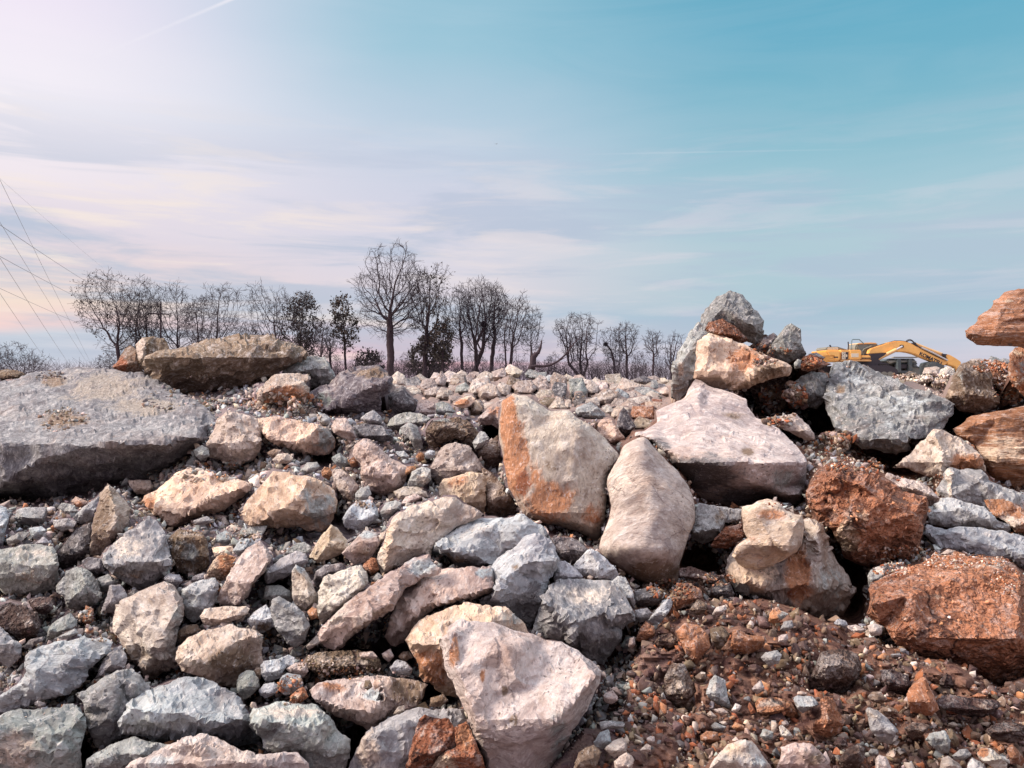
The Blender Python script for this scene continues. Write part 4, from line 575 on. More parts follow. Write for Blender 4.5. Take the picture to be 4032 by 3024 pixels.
def billow(p, octv=3, gain=0.5):
    r = 0; a = 1.0
    for k in range(octv):
        r = r + a * (np.abs(perlin(p * 2.0 ** k + 5.1 * k)) * 2 - 0.5); a *= gain
    return r

# ------------------------------------------------------------------ 2-D helpers
def poly_area(P):
    x, y = P[:, 0], P[:, 1]
    return 0.5 * np.sum(x * np.roll(y, -1) - np.roll(x, -1) * y)

def inside(P, Q):
    x, y = Q[:, 0], Q[:, 1]
    r = np.zeros(len(Q), bool)
    n = len(P); j = n - 1
    for i in range(n):
        xi, yi = P[i]; xj, yj = P[j]
        if yi != yj:
            c = ((yi > y) != (yj > y)) & (x < (xj - xi) * (y - yi) / (yj - yi) + xi)
            r ^= c
        j = i
    return r

def edge_dist(P, Q):
    dmin = np.full(len(Q), 1e9)
    for i in range(len(P)):
        a = P[i]; b = P[(i + 1) % len(P)]
        ab = b - a; L = (ab * ab).sum() + 1e-9
        t = np.clip(((Q - a) @ ab) / L, 0, 1)
        dd = Q - (a + t[:, None] * ab)
        dmin = np.minimum(dmin, np.sqrt((dd * dd).sum(1)))
    return dmin

def cdt(pts, loops, extra=(), mode=1):
    edges = []
    for a, b in loops:
        edges += [(k, k + 1) for k in range(a, b - 1)] + [(b - 1, a)]
    edges += list(extra)
    vo, eo, fo, ov, _, _ = delaunay_2d_cdt([Vector(p) for p in pts], edges, [], mode, 1e-4)
    tris = []
    for f in fo:
        for k in range(1, len(f) - 1):
            tris.append((f[0], f[k], f[k + 1]))
    return np.array([(v[0], v[1]) for v in vo]), np.array(tris, int), ov

def interp(verts, tris, h, Q):
    out = np.zeros(len(Q)); best = np.full(len(Q), -1e9)
    for a, b, c in tris:
        A, B, C = verts[a], verts[b], verts[c]
        det = (B[1] - C[1]) * (A[0] - C[0]) + (C[0] - B[0]) * (A[1] - C[1])
        if abs(det) < 1e-6: continue
        l1 = ((B[1] - C[1]) * (Q[:, 0] - C[0]) + (C[0] - B[0]) * (Q[:, 1] - C[1])) / det
        l2 = ((C[1] - A[1]) * (Q[:, 0] - C[0]) + (A[0] - C[0]) * (Q[:, 1] - C[1])) / det
        l3 = 1 - l1 - l2
        m = np.minimum(np.minimum(l1, l2), l3)
        k = m > best
        best[k] = m[k]
        out[k] = (np.clip(l1, 0, 1) * h[a] + np.clip(l2, 0, 1) * h[b] + np.clip(l3, 0, 1) * h[c])[k]
    return out

TILE = {'A': (0, 1250), 'B': (1000, 1250), 'C': (2000, 1250), 'D': (2932, 1250), 'E': (0, 1950), 'F': (1000, 1950), 'G': (2000, 1950),
        'H': (2932, 1950), 'I': (0, 2400), 'J': (1000, 2400), 'K': (2000, 2400), 'L': (2932, 2400)}
K = 1100 / 2212
def to_full(tile, x, y):
    if tile == 'V': return x * 1.8228, y * 1.8228
    ox, oy = TILE[tile]
    return ox + x * K, oy + y * K

class Rock:
    pass

rocks = []
def make_outline_rock(key, tile, tone, outline, ridges, opts, label, rng):
    r = Rock(); r.key = key; r.tone = tone; r.label = label
    P = np.array([to_full(tile, *map(float, q.split(','))) for q in outline.split()])
    if poly_area(P) < 0: P = P[::-1].copy()
    r.P = P
    r.size = math.sqrt(abs(poly_area(P)))
    r.mn, r.mx = P.min(0), P.max(0)
    o = {}
    for it in opts.split(','):
        pass
    # options are comma separated, stains live after s=
    s = ''
    if 's=' in opts:
        i = opts.index('s=')
        s = opts[i + 2:]; opts = opts[:i].rstrip(',')
    for it in [q for q in opts.split(',') if q]:
        kk, vv = it.split('='); o[kk] = vv
    r.D = float(o['D'])
    r.m = o.get('m', 'stone'); r.b = float(o.get('b', 0.05)); r.a = float(o.get('a', 0.034 if r.m == 'clay' else 0.021))
    r.rust = float(o.get('r', 0.25 if tone in 'wbc' else 0.12))
    hpx = r.mx[1] - r.mn[1]
    r.D2 = float(o['D2']) if 'D2' in o else r.D * (1 + 0.42 * hpx / F)
    r.u = float(o.get('u', 0.36)); r.ov = float(o.get('ov', 0.7))
    r.stains = []
    for q in [q for q in s.split(';') if q]:
        c, rest = q.split(':', 1)
        vals, st = rest.split(':') if ':' in rest else (rest, '1')
        x, y, rx, ry = map(float, vals.split(','))
        fx, fy = to_full(tile, x, y)
        r.stains.append((c, fx, fy, rx * K, ry * K, float(st)))
    # ridges
    pts = [tuple(p) for p in P]; hh = [0.0] * len(P); extra = []
    if ridges:
        for g in ridges.split('/'):
            hv, q = g.split(':')
            prev = None
            for pt in q.split():
                x, y = to_full(tile, *map(float, pt.split(',')))
                if not inside(P, np.array([[x, y]]))[0]:
                    c = P.mean(0); x, y = x + 0.08 * (c[0] - x), y + 0.08 * (c[1] - y)
                pts.append((x, y)); hh.append(float(hv) / 100 * r.size * rng.uniform(0.9, 1.1))
                if prev is not None: extra.append((prev, len(pts) - 1))
                prev = len(pts) - 1
    else:
        fr = rng.uniform(0.42, 0.66); yy = r.mn[1] + fr * hpx
        xs = np.linspace(r.mn[0], r.mx[0], 80)
        ins = inside(P, np.stack([xs, np.full(80, yy)], 1))
        if ins.any():
            x0, x1 = xs[ins].min(), xs[ins].max()
            prev = None
            sl = rng.uniform(-0.14, 0.14) * hpx
            for tt in ((0.2, 0.5, 0.82) if r.size > 60 else (0.5,)):
                x = x0 + (x1 - x0) * (tt + rng.uniform(-0.07, 0.07)); y = yy + (tt - 0.5) * 2 * sl + rng.uniform(-0.05, 0.05) * hpx
                if inside(P, np.array([[x, y]]))[0]:
                    pts.append((x, y)); hh.append(r.size * rng.uniform(0.16, 0.32))
                    if prev is not None: extra.append((prev, len(pts) - 1))
                    prev = len(pts) - 1
    V, T, ov = cdt(pts, [(0, len(P))], extra)
    H = np.array([max([hh[i] for i in o_] or [0.0]) for o_ in ov])
    r.c1 = (V, T, H)
    # secondary random facets
    n2 = int(min(34, 5 + r.size / 22)); pts2 = [tuple(p) for p in P]; h2 = [0.0] * len(P)
    cand = np.stack([rng.uniform(r.mn[0], r.mx[0], n2 * 3), rng.uniform(r.mn[1], r.mx[1], n2 * 3)], 1)
    cand = cand[inside(P, cand)][:n2]
    for c in cand:
        pts2.append(tuple(c)); h2.append(rng.uniform(-1, 1) * r.size * (0.06 if r.key not in ('egg', 'mono') else 0.018))
    V2, T2, ov2 = cdt(pts2, [(0, len(P))])
    H2 = np.array([max([h2[i] for i in o_] or [0.0], key=abs) for o_ in ov2])
    r.c2 = (V2, T2, H2)
    r.scale = 1.0
    r.rk = 1.3 if key in ('egg', 'mono') else 2.2 if ridges else 2.0
    if 'b' in o and r.b <= 0.1: r.b *= 0.6
    rocks.append(r)
    return r

def hfun(r, Q, dist=None):
    """bulge towards the viewer in photograph pixels"""
    if dist is None: dist = edge_dist(r.P, Q)
    e = r.b * r.size
    return r.rk * interp(*r.c1, Q) + interp(*r.c2, Q) + e * (1 - np.exp(-dist / ((0.55 if r.key == 'egg' else 0.2) * e + 1)))

def plane_depth(r, y):
    hp = max(r.mx[1] - r.mn[1], 1)
    t = np.clip((r.mx[1] - y) / hp, -0.1, 1.3); u = r.u
    up = np.clip((t - u) / (1 - u), 0, 2); dn = np.clip((u - t) / u, 0, 1.3)
    return (r.D + (r.D2 - r.D) * up + dn * u * hp / F * r.D * r.ov) * r.scale

rng = np.random.RandomState(5)
for line in ROCKS.strip().splitlines():
    key, tile, tone, outline, ridges, opts, label = line.split('|')
    make_outline_rock(key, tile, tone, outline, ridges, opts, label, rng)

TAB_Y = [1440, 1470, 1490, 1510, 1530, 1560, 1600, 1650, 1700, 1760, 1900]
TAB_D = [42, 36, 31, 27, 23, 18.5, 14.5, 12, 10.3, 9.0, 7.8]
LAND = [((1270, 1460), 'the squared grey block on the crest'), ((1560, 1440), 'the tall thick trunk'), ((1690, 1440), 'the leafy-bottomed tree'),
        ((1890, 1440), 'the dense twin-trunked tree'), ((2110, 1440), 'the broken leaning tree'), ((2290, 1440), 'the vase-shaped tree'),
        ((2460, 1440), 'the pair of thin trees'), ((2570, 1440), 'the slender tree'), ((1940, 1600), 'the tan wedge'), ((2060, 1560), "the monolith's top"),
        ((2230, 1610), "the monolith's shoulder"), ((2560, 1620), 'the tan-grey boulder at the heap edge'), ((2560, 1700), "the huge pale boulder's rim"),
        ((1420, 1590), 'the dark pyramid rock'), ((3620, 1500), 'the excavator bucket'), ((3840, 1440), 'the brown mottled boulder')]
TW = {'w': 'whitish', 'b': 'beige', 'g': 'grey', 'n': 'brown', 'd': 'dark grey', 'c': 'cream', 'o': 'orange-tan', 'r': 'rust-red', 'B': 'blue-grey'}
used = {}
for it in FIELD.replace('\n', ';').split(';'):
    q = it.split()
    if not q: continue
    tile, cx, cy, ww, hh_ = q[0], *map(float, q[1:5]); tone = q[5]
    n = rng.randint(5, 7)
    ang = np.sort([2 * math.pi * (k + rng.uniform(-0.36, 0.36)) / n for k in range(n)])
    pw = rng.uniform(0.6, 1.0)
    ow = []
    rot = rng.uniform(-0.6, 0.6)
    for a in ang:
        ca, sa = math.cos(a), math.sin(a)
        x, y = ca, sa
        x, y = x * math.cos(rot) - y * math.sin(rot), x * math.sin(rot) + y * math.cos(rot)
        g = rng.uniform(0.78, 1.28) * 0.60
        ow.append('%.1f,%.1f' % (cx + x * ww * g, cy + y * hh_ * g * 1.2 + hh_ * 0.03))
    fx, fy = to_full(tile, cx, cy); by = fy + hh_ * K * 0.5
    D = float(np.interp(by, TAB_Y, TAB_D))
    if tile == 'D': D = 26 if fy > 1440 else 30
    asp = ww / hh_
    shp = 'flat' if asp > 1.9 else 'upright' if asp < 0.8 else 'long' if asp > 1.45 else 'blocky'
    big = 'large' if ww * hh_ > 16000 else 'small' if ww * hh_ < 7500 else 'medium'
    lm = sorted(LAND, key=lambda l: abs(l[0][0] - fx) * 0.6 + abs(l[0][1] - fy))
    for l in lm[:3]:
        ddx, ddy = fx - l[0][0], fy - l[0][1]
        rel = 'just under' if ddy > 0 and abs(ddx) < 45 else 'to the right of' if ddx > 0 else 'to the left of'
        if l[0][1] < 1460 and abs(ddx) < 60: rel = 'on the skyline under' if fy < 1500 else 'well below'
        lab = '%s %s %s rock %s %s' % (big, shp, TW[tone], rel, l[1])
        if lab not in used: break
    used[lab] = 1
    if rng.uniform() < 0.0: pass
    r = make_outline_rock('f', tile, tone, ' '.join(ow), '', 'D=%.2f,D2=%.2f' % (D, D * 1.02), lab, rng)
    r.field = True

# ------------------------------------------------------------------ who stands in front of whom: keep every rock behind the rim of the ones before it
CELL = 8
GX0, GY0 = -1200, 1080
GW, GH = (5300 - GX0) // CELL, (3240 - GY0) // CELL
gx = GX0 + (np.arange(GW) + 0.5) * CELL
gy = GY0 + (np.arange(GH) + 0.5) * CELL
FRONT = np.full((GH, GW), np.inf)          # visible rock surface depth
BACK = np.zeros((GH, GW))                  # depth the ground has to stay behind
OWN = np.full((GH, GW), -1)
rocks.sort(key=lambda r: r.D)
PUSH = []
for idx, r in enumerate(rocks):
    i0, i1 = max(0, int((r.mn[0] - GX0) / CELL) - 1), min(GW, int((r.mx[0] - GX0) / CELL) + 2)
    j0, j1 = max(0, int((r.mn[1] - GY0) / CELL) - 1), min(GH, int((r.mx[1] - GY0) / CELL) + 2)
    xx, yy = np.meshgrid(gx[i0:i1], gy[j0:j1])
    Q = np.stack([xx.ravel(), yy.ravel()], 1)
    ins = inside(r.P, Q)
    if not ins.any(): continue
    Q = Q[ins]
    jj, ii = np.nonzero(ins.reshape(xx.shape)); jj += j0; ii += i0
    dist = edge_dist(r.P, Q)
    h = hfun(r, Q, dist)
    dp = plane_depth(r, Q[:, 1])
    fr = dp * (1 - h / F)
    cur = FRONT[jj, ii]; fin = np.isfinite(cur)
    if fin.any():
        ratio = (cur[fin] * 1.004 + 0.015) / fr[fin]
        k = float(np.percentile(ratio, 98.5))
        if k > 1:
            k = min(k, 1.35); r.scale = k; fr = fr * k; dp = dp * k
            if k > 1.12: PUSH.append((r.key, round(k, 3)))
    m = ~(cur <= fr)
    FRONT[jj[m], ii[m]] = fr[m]; OWN[jj[m], ii[m]] = idx
    BACK[jj[m], ii[m]] = (fr + 0.10 + 0.25 * np.minimum(dist, 0.3 * r.size) / F * dp)[m]

# ------------------------------------------------------------------ turn a rock into a mesh
def tri_normals(V, T):
    n = np.cross(V[T[:, 1]] - V[T[:, 0]], V[T[:, 2]] - V[T[:, 0]])
    N = np.zeros_like(V)
    for k in range(3): np.add.at(N, T[:, k], n)
    return N / (np.linalg.norm(N, axis=1)[:, None] + 1e-12)

def mesh_from(name, V, T, mat, stain=None, smooth=True, sharp=0):
    me = bpy.data.meshes.new(name)
    me.vertices.add(len(V)); me.vertices.foreach_set('co', np.asarray(V, np.float32).ravel())
    me.loops.add(len(T) * 3); me.loops.foreach_set('vertex_index', np.asarray(T, np.int32).ravel())
    me.polygons.add(len(T)); me.polygons.foreach_set('loop_start', np.arange(0, len(T) * 3, 3, dtype=np.int32))
    me.polygons.foreach_set('loop_total', np.full(len(T), 3, np.int32))
    if smooth: me.polygons.foreach_set('use_smooth', np.ones(len(T), bool))
    me.update(calc_edges=True)
    if stain is not None:
        at = me.attributes.new('stain', 'FLOAT_COLOR', 'POINT')
        at.data.foreach_set('color', np.asarray(stain, np.float32).ravel())
    if sharp:
        ne = len(me.edges); ev = np.empty(ne * 2, np.int32); me.edges.foreach_get('vertices', ev)
        Vv = np.asarray(V, float); Tt = np.asarray(T)
        fn = np.cross(Vv[Tt[:, 1]] - Vv[Tt[:, 0]], Vv[Tt[:, 2]] - Vv[Tt[:, 0]]); fn /= np.linalg.norm(fn, axis=1)[:, None] + 1e-15
        le = np.empty(len(Tt) * 3, np.int32); me.loops.foreach_get('edge_index', le)
        fi = np.repeat(np.arange(len(Tt)), 3); od = np.argsort(le, kind='stable'); le2 = le[od]; fi2 = fi[od]
        first = np.searchsorted(le2, np.arange(ne)); cnt = np.bincount(le, minlength=ne)
        two = np.nonzero(cnt == 2)[0]
        ca = (fn[fi2[first[two]]] * fn[fi2[first[two] + 1]]).sum(1)
        flag = np.zeros(ne, bool); flag[two[ca < math.cos(math.radians(sharp))]] = True
        sa_ = me.attributes.new('sharp_edge', 'BOOLEAN', 'EDGE'); sa_.data.foreach_set('value', flag)
    me.materials.append(mat)
    me.validate()
    return me

def chips(p, rng, cell, slope):
    """flat fracture faces: every cell of space carries its own tilted plane"""
    lo, hi = p.min(0), p.max(0)
    n = int(np.clip(np.prod((hi - lo) / cell + 0.5) * 0.9, 6, 420))
    c = rng.uniform(lo, hi, (n, 3)); g = rng.normal(size=(n, 3)); g /= np.linalg.norm(g, axis=1)[:, None]
    pw = p + 0.035 * np.stack([fbm(p * 6 + k * 9.0, 2) for k in range(3)], 1)
    d2 = ((pw[:, None, :] - c[None]) ** 2).sum(2)
    k = d2.argmin(1)
    return np.clip(((p - c[k]) * g[k]).sum(1) * slope, -0.35 * cell * slope, cell * slope) 

def build_rock(r, rng):
    P = r.P; size = r.size
    s = float(np.clip(size / 26, 3.6, 9.5))
    # resample outline, roughen it
    B = []
    for i in range(len(P)):
        a, b = P[i], P[(i + 1) % len(P)]
        n = max(1, int(round(np.linalg.norm(b - a) / s)))
        for k in range(n): B.append(a + (b - a) * k / n)
    B = np.array(B)
    if r.key in ('egg', 'mono', 'c4'): B = 0.5 * B + 0.25 * (np.roll(B, 1, 0) + np.roll(B, -1, 0))
    seed = rng.uniform(0, 90)
    wob = np.stack([fbm(np.stack([B[:, 0] / (0.20 * size), B[:, 1] / (0.20 * size), np.full(len(B), seed + q)], 1), 4, 0.6) for q in (0, 31)], 1)
    B = B + wob * size * 0.007
    nb = len(B)
    bmn, bmx = B.min(0), B.max(0)
    def grid(sp):
        xs = np.arange(bmn[0], bmx[0], sp); ys = np.arange(bmn[1], bmx[1], sp * 0.866)
        X, Y = np.meshgrid(xs, ys); X = X + (np.arange(len(ys)) % 2)[:, None] * sp / 2
        Q = np.stack([X.ravel(), Y.ravel()], 1) + rng.uniform(-0.22, 0.22, (X.size, 2)) * sp
        Q = Q[inside(B, Q)]
        dd = edge_dist(P, Q)
        return Q[dd > 0.62 * sp]
    G1 = grid(s)
    V2, T1, ov = cdt(np.vstack([B, G1]), [(0, nb)])
    dist = edge_dist(P, V2)
    isb = np.array([any(i < nb for i in o) for o in ov])
    dist[isb] = 0
    h = hfun(r, V2, dist); h[isb] = 0
    # soften worn edges
    E = np.vstack([T1[:, [0, 1]], T1[:, [1, 2]], T1[:, [2, 0]]])
    deg = np.zeros(len(V2)); np.add.at(deg, E[:, 0], 1); np.add.at(deg, E[:, 1], 1)
    for _ in range({'egg': 14, 'mono': 3, 'c4': 3}.get(r.key, 0)):
        a = np.zeros(len(V2)); np.add.at(a, E[:, 0], h[E[:, 1]]); np.add.at(a, E[:, 1], h[E[:, 0]])
        h2 = 0.5 * h + 0.5 * a / np.maximum(deg, 1); h2[isb] = 0; h = h2
    dp = plane_depth(r, V2[:, 1])
    dep = dp * (1 - h / F)
    ray = np.stack([(V2[:, 0] - CX) / F, np.ones(len(V2)), (CY - V2[:, 1]) / F], 1)
    Vf = ray * dep[:, None]
    Nf = tri_normals(Vf, T1)
    if (Nf * ray).sum(1).mean() > 0:
        T1 = T1[:, ::-1]; Nf = -Nf
    # back half, coarser, sharing the rim
    G2 = grid(s * 3.2)
    V2b, T2, ov2 = cdt(np.vstack([B, G2]) if len(G2) else B, [(0, nb)])
    bmap = {}
    for k, o in enumerate(ov):
        for i in o:
            if i < nb: bmap[i] = k
    idx = np.zeros(len(V2b), int); extra = []
    for k, o in enumerate(ov2):
        bi = [i for i in o if i < nb and i in bmap]
        if bi: idx[k] = bmap[bi[0]]
        else:
            idx[k] = len(V2) + len(extra); extra.append(V2b[k])
    if extra:
        ex = np.array(extra); de = edge_dist(P, ex)
        hb = 0.34 * size * (1 - np.exp(-de / (0.16 * size)))
        db = plane_depth(r, ex[:, 1]) * (1 + hb / F)
        rb = np.stack([(ex[:, 0] - CX) / F, np.ones(len(ex)), (CY - ex[:, 1]) / F], 1)
        Vall = np.vstack([Vf, rb * db[:, None]])
    else: Vall = Vf
    T2 = idx[T2]
    nb2 = np.cross(Vall[T2[:, 1]] - Vall[T2[:, 0]], Vall[T2[:, 2]] - Vall[T2[:, 0]])
    if nb2[:, 1].mean() < 0: T2 = T2[:, ::-1]
    T = np.vstack([T1, T2])
    # roughness of the surface, relative to the rock's size
    sm = size * r.D * r.scale / F
    q = Vall / sm + seed
    if r.m == 'strata': q = q * np.array([0.7, 0.7, 3.2])
    if r.m == 'clay':
        dsp = r.a * (billow(q * 5.0, 3, 0.6) * 1.1 + 0.8 * fbm(q * 2.2, 3)) - r.a * 0.4
        fine = 0.006 * fbm(Vall * 16 + seed, 2, 0.6)
    else:
        qa = q * np.array([1.0, 1.0, 1.5])
        rid = 1 - np.abs(perlin(qa * 3.6 + 0.35 * fbm(q * 5, 2)[:, None])) * 2
        st = fbm(q * 7.0, 3, 0.6)
        # terraced chips: small steps broken out of the surface
        ter = fbm(qa * 2.6 + 3.1, 3, 0.55) * 3.6
        ter = (np.floor(ter) + np.clip((ter - np.floor(ter)) * 6, 0, 1)) / 3.6
        dsp = r.a * (0.15 * fbm(q * 2.4, 3) + 0.2 * rid + 0.3 * st + 0.9 * ter)
        if r.key not in ('egg', 'mono', 'c4', 'c22a'): bigf = 0.35 if size > 420 else 1.0; dsp = dsp + bigf * (chips(Vall / sm, rng, 0.26, 0.26) + (chips(Vall / sm, rng, 0.11, 0.20) if size > 120 else 0))
        elif r.key != 'egg': dsp = dsp + 0.5 * chips(Vall / sm, rng, 0.2, 0.14)
        if r.m == 'strata': dsp = r.a * (2.0 * perlin(q * 3.0) + 1.0 * st)
        fine = (0.0035 if size > 420 else 0.0065) * fbm(Vall * 12 + seed, 3, 0.7)
    Na = tri_normals(Vall, T)
    amt = dsp * sm + np.clip(fine, -0.02, 0.02) * min(1.0, sm * 2)
    damp = np.ones(len(Vall)); damp[:len(V2)][isb] = 0.5
    Vall = Vall + Na * (amt * damp)[:, None]
    # stains
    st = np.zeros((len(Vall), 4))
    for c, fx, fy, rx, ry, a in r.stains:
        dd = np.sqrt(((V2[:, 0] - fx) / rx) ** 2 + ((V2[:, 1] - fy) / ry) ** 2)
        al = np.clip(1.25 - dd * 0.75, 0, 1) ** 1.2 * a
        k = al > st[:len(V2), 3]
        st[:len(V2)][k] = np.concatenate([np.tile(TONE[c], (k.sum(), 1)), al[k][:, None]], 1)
    org = np.array([Vall[:, 0].mean(), Vall[:, 1].mean(), Vall[:, 2].min()])
    lab = r.label
    nm = ('dirt_clod' if ('clod' in lab or (r.m == 'clay' and size < 230)) else 'boulder' if size > 330 and not getattr(r, 'field', False) else 'rock' if size > 95 else 'stone')
    if 'slab' in lab.split(' lying')[0].split(' under')[0] and size > 330 and nm == 'boulder': nm = 'rock_slab'
    mat = {'clay': M_CLAY, 'strata': M_STRATA}.get(r.m, M_STONE)
    ob = bpy.data.objects.new(nm, mesh_from(nm, Vall - org, T, mat, st, sharp=0 if r.key == 'egg' else 21))
    ob.location = org
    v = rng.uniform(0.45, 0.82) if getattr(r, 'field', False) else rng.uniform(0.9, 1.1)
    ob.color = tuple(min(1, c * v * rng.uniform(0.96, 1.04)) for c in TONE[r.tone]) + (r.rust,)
    COL.objects.link(ob)
    ob['label'] = lab
    ob['category'] = {'dirt_clod': 'clod', 'rock_slab': 'rock slab'}.get(nm, nm)
    ob['group'] = ('rocks of the distant rubble field' if getattr(r, 'field', False) else
                   {'boulder': 'boulders of the rock pile', 'rock_slab': 'boulders of the rock pile', 'rock': 'rocks lying between the boulders',
                    'stone': 'loose stones among the rocks', 'dirt_clod': 'clods of red and brown earth'}[nm])
    ob['kind'] = 'thing'
    r.ob = ob

nv = 0
for r in rocks:
    build_rock(r, rng); nv += len(r.ob.data.vertices)
import sys
sys.stderr.write('rocks %d verts %d pushed %s\n' % (len(rocks), nv, PUSH))

# ------------------------------------------------------------------ the ground between and under the rocks
def box_blur(a, n):
    for _ in range(n):
        p = np.pad(a, 1, mode='edge')
        a = (p[:-2, 1:-1] + p[2:, 1:-1] + p[1:-1, :-2] + p[1:-1, 2:] + 4 * p[1:-1, 1:-1]) / 8
    return a
# covers that only shape the ground: tile, outline, depth
MOUNDS = [('V', '1612,800 1650,760 1700,775 1760,788 1790,802 1900,850 2040,885 2060,860 2110,800 2300,790 2300,950 1600,950', 9.7),
          ('D', '1120,470 1250,450 1400,430 1500,400 1640,330 1900,300 2200,310 2200,700 1500,640 1300,560', 28.0),
          ('C', '-1900,470 -1500,480 -1000,470 -500,480 0,450 400,470 800,470 1300,480 1320,640 1200,760 600,800 -200,700 -1200,700 -1900,620', None),
          ('K', '900,950 1000,400 1250,50 1600,-60 2200,-80 3000,300 4080,400 6800,400 6800,1300 300,1300 600,950', None)]
cov = np.isfinite(FRONT)
for tile, pl, D in MOUNDS:
    P = np.array([to_full(tile, *map(float, q.split(','))) for q in pl.split()])
    xx, yy = np.meshgrid(gx, gy)
    ins = inside(P, np.stack([xx.ravel(), yy.ravel()], 1)).reshape(xx.shape) & ~cov
    if D: BACK[ins] = D; cov |= ins
    elif tile == 'C': BACK[ins] = np.interp(yy[ins], TAB_Y, TAB_D) * 1.03; cov |= ins
    else:
        BACK[ins] = np.interp(yy[ins], [2100, 2400, 2600, 2800, 3024, 3300], [5.2, 4.35, 3.95, 3.6, 3.3, 3.05]); cov |= ins
red = np.zeros((GH, GW), bool)
P = np.array([to_full('K', *map(float, q.split(','))) for q in MOUNDS[3][1].split()])
xx, yy = np.meshgrid(gx, gy)
red = inside(P, np.stack([xx.ravel(), yy.ravel()], 1)).reshape(xx.shape)
val = np.where(cov, BACK, 0.0)
# fill the gaps from their surroundings, a little deeper than the rims
col_any = cov.any(0)
T_ = val.copy(); known = cov.copy()
seedv = np.interp(gy, [1080, 1300, 1500, 1700, 1900, 2100, 2400, 2700, 3024, 3240], [12, 11, 10.5, 8.6, 7.6, 6.6, 5.1, 4.2, 3.5, 3.1])[:, None] * np.ones((1, GW))
T_[~known] = seedv[~known]
for k in range(220):
    b = box_blur(T_, 1)
    T_ = np.where(known, T_, b)
sm_ = box_blur(T_, 10)
gapd = box_blur((~known).astype(float), 4)
HOLES = [(1300, 2070, 75, 60), (1560, 2560, 120, 60), (1270, 1800, 45, 60), (1400, 2930, 60, 90), (1090, 2330, 40, 50), (800, 2660, 60, 30), (2290, 1760, 40, 40), (3350, 2330, 60, 160),
         (3270, 1650, 90, 60), (3480, 1800, 120, 40), (2740, 2220, 90, 60), (330, 2980, 30, 80), (1710, 2730, 90, 30), (1340, 2560, 60, 40), (640, 1950, 100, 20), (3120, 2040, 50, 20), (3760, 1660, 70, 40), (3560, 1860, 90, 30)]
T_ = sm_ + 0.42 * gapd * (~red) * (sm_ < 9)
for hx, hy, ha, hb in HOLES:
    dd_ = ((xx - hx) / ha) ** 2 + ((yy - hy) / hb) ** 2
    T_ = T_ + 0.65 * np.exp(-dd_ * 0.6)
T_ = np.maximum(T_, np.where(cov & np.isfinite(FRONT), BACK, 0))
T_ = box_blur(T_, 1)
T_ = np.maximum(T_, np.where(np.isfinite(FRONT), FRONT + 0.06, 0))
TERR = T_
# column skyline: first covered row from the top (only rows really resting on ground)
top = np.full(GW, GH)
for i in range(GW):
    js = np.nonzero(cov[:, i])[0]
    top[i] = js[0] if len(js) else int((1560 - GY0) / CELL)
from_y = np.minimum(gy[np.clip(top, 0, GH - 1)] + 26, 3000)
fy_ = from_y.copy()
for i in range(GW): fy_[i] = from_y[max(0, i - 3):i + 4].max()
fy_ = np.maximum(fy_, np.interp(gx, [2850, 2930, 3000, 3250, 3290, 3340, 3700, 3720, 3990, 4010], [1476, 1430, 1405, 1420, 1450, 1500, 1500, 1478, 1478, 1440]))
def tsample(px, py):
    i = np.clip((px - GX0) / CELL - 0.5, 0, GW - 1.001); j = np.clip((py - GY0) / CELL - 0.5, 0, GH - 1.001)
    i0 = i.astype(int); j0 = j.astype(int); fi = i - i0; fj = j - j0
    return (TERR[j0, i0] * (1 - fi) * (1 - fj) + TERR[j0, i0 + 1] * fi * (1 - fj) + TERR[j0 + 1, i0] * (1 - fi) * fj + TERR[j0 + 1, i0 + 1] * fi * fj)
NXc, NR = 800, 250
cxs = np.linspace(GX0, GX0 + GW * CELL - CELL, NXc)
vv = np.linspace(0, 1, NR) ** 1.15
tops = np.interp(cxs, gx, fy_)
PX = np.repeat(cxs[None, :], NR, 0); PY = tops[None, :] + vv[:, None] * (3225 - tops[None, :])
TD = tsample(PX.ravel(), PY.ravel())
ray = np.stack([(PX.ravel() - CX) / F, np.ones(PX.size), (CY - PY.ravel()) / F], 1)
TV = ray * TD[:, None]
gi = np.arange(NR * NXc).reshape(NR, NXc)
def quads(g):
    a, b, c, d_ = g[:-1, :-1].ravel(), g[1:, :-1].ravel(), g[1:, 1:].ravel(), g[:-1, 1:].ravel()
    return np.vstack([np.stack([a, b, c], 1), np.stack([a, c, d_], 1)])
TT = quads(gi)
Nt = tri_normals(TV, TT)
rough = 0.022 * (billow(TV * 4.0, 3, 0.55)) + 0.012 * fbm(TV * 14.0, 3, 0.6)
rough *= np.clip(TV[:, 1] / 5, 0.8, 3)
redv = inside(P, np.stack([PX.ravel(), PY.ravel()], 1)).astype(float)
rough += redv * (0.12 * np.maximum(billow(TV * 2.3 + 4, 4, 0.62), -0.25) + 0.035 * billow(TV * 10.0, 2, 0.6))
TV = TV - ray / np.linalg.norm(ray, axis=1)[:, None] * (rough[:, None] - 0.01)
# skirt: down and back behind the crest so that the bank has a far side, and forward to the feet
crest = TV[gi[0]]
back1 = crest * 1.12 + np.array([0, 0.5, -0.5]); back2 = crest * 1.35 + np.array([0, 1.0, -2.6])
foot = TV[gi[-1]]; foot2 = foot * np.array([1.0, 0.55, 1.0]) + np.array([0, 0, -0.35]); foot3 = foot * np.array([1.2, -0.9, 1.0]) + np.array([0, 0, -0.6])
base = len(TV)
TV = np.vstack([TV, back1, back2, foot2, foot3])
strip = lambda i: np.arange(base + i * NXc, base + (i + 1) * NXc)
gsk = np.vstack([strip(1), strip(0), gi[0]]); gft = np.vstack([gi[-1], strip(2), strip(3)])
TT = np.vstack([TT, quads(gsk), quads(gft)])

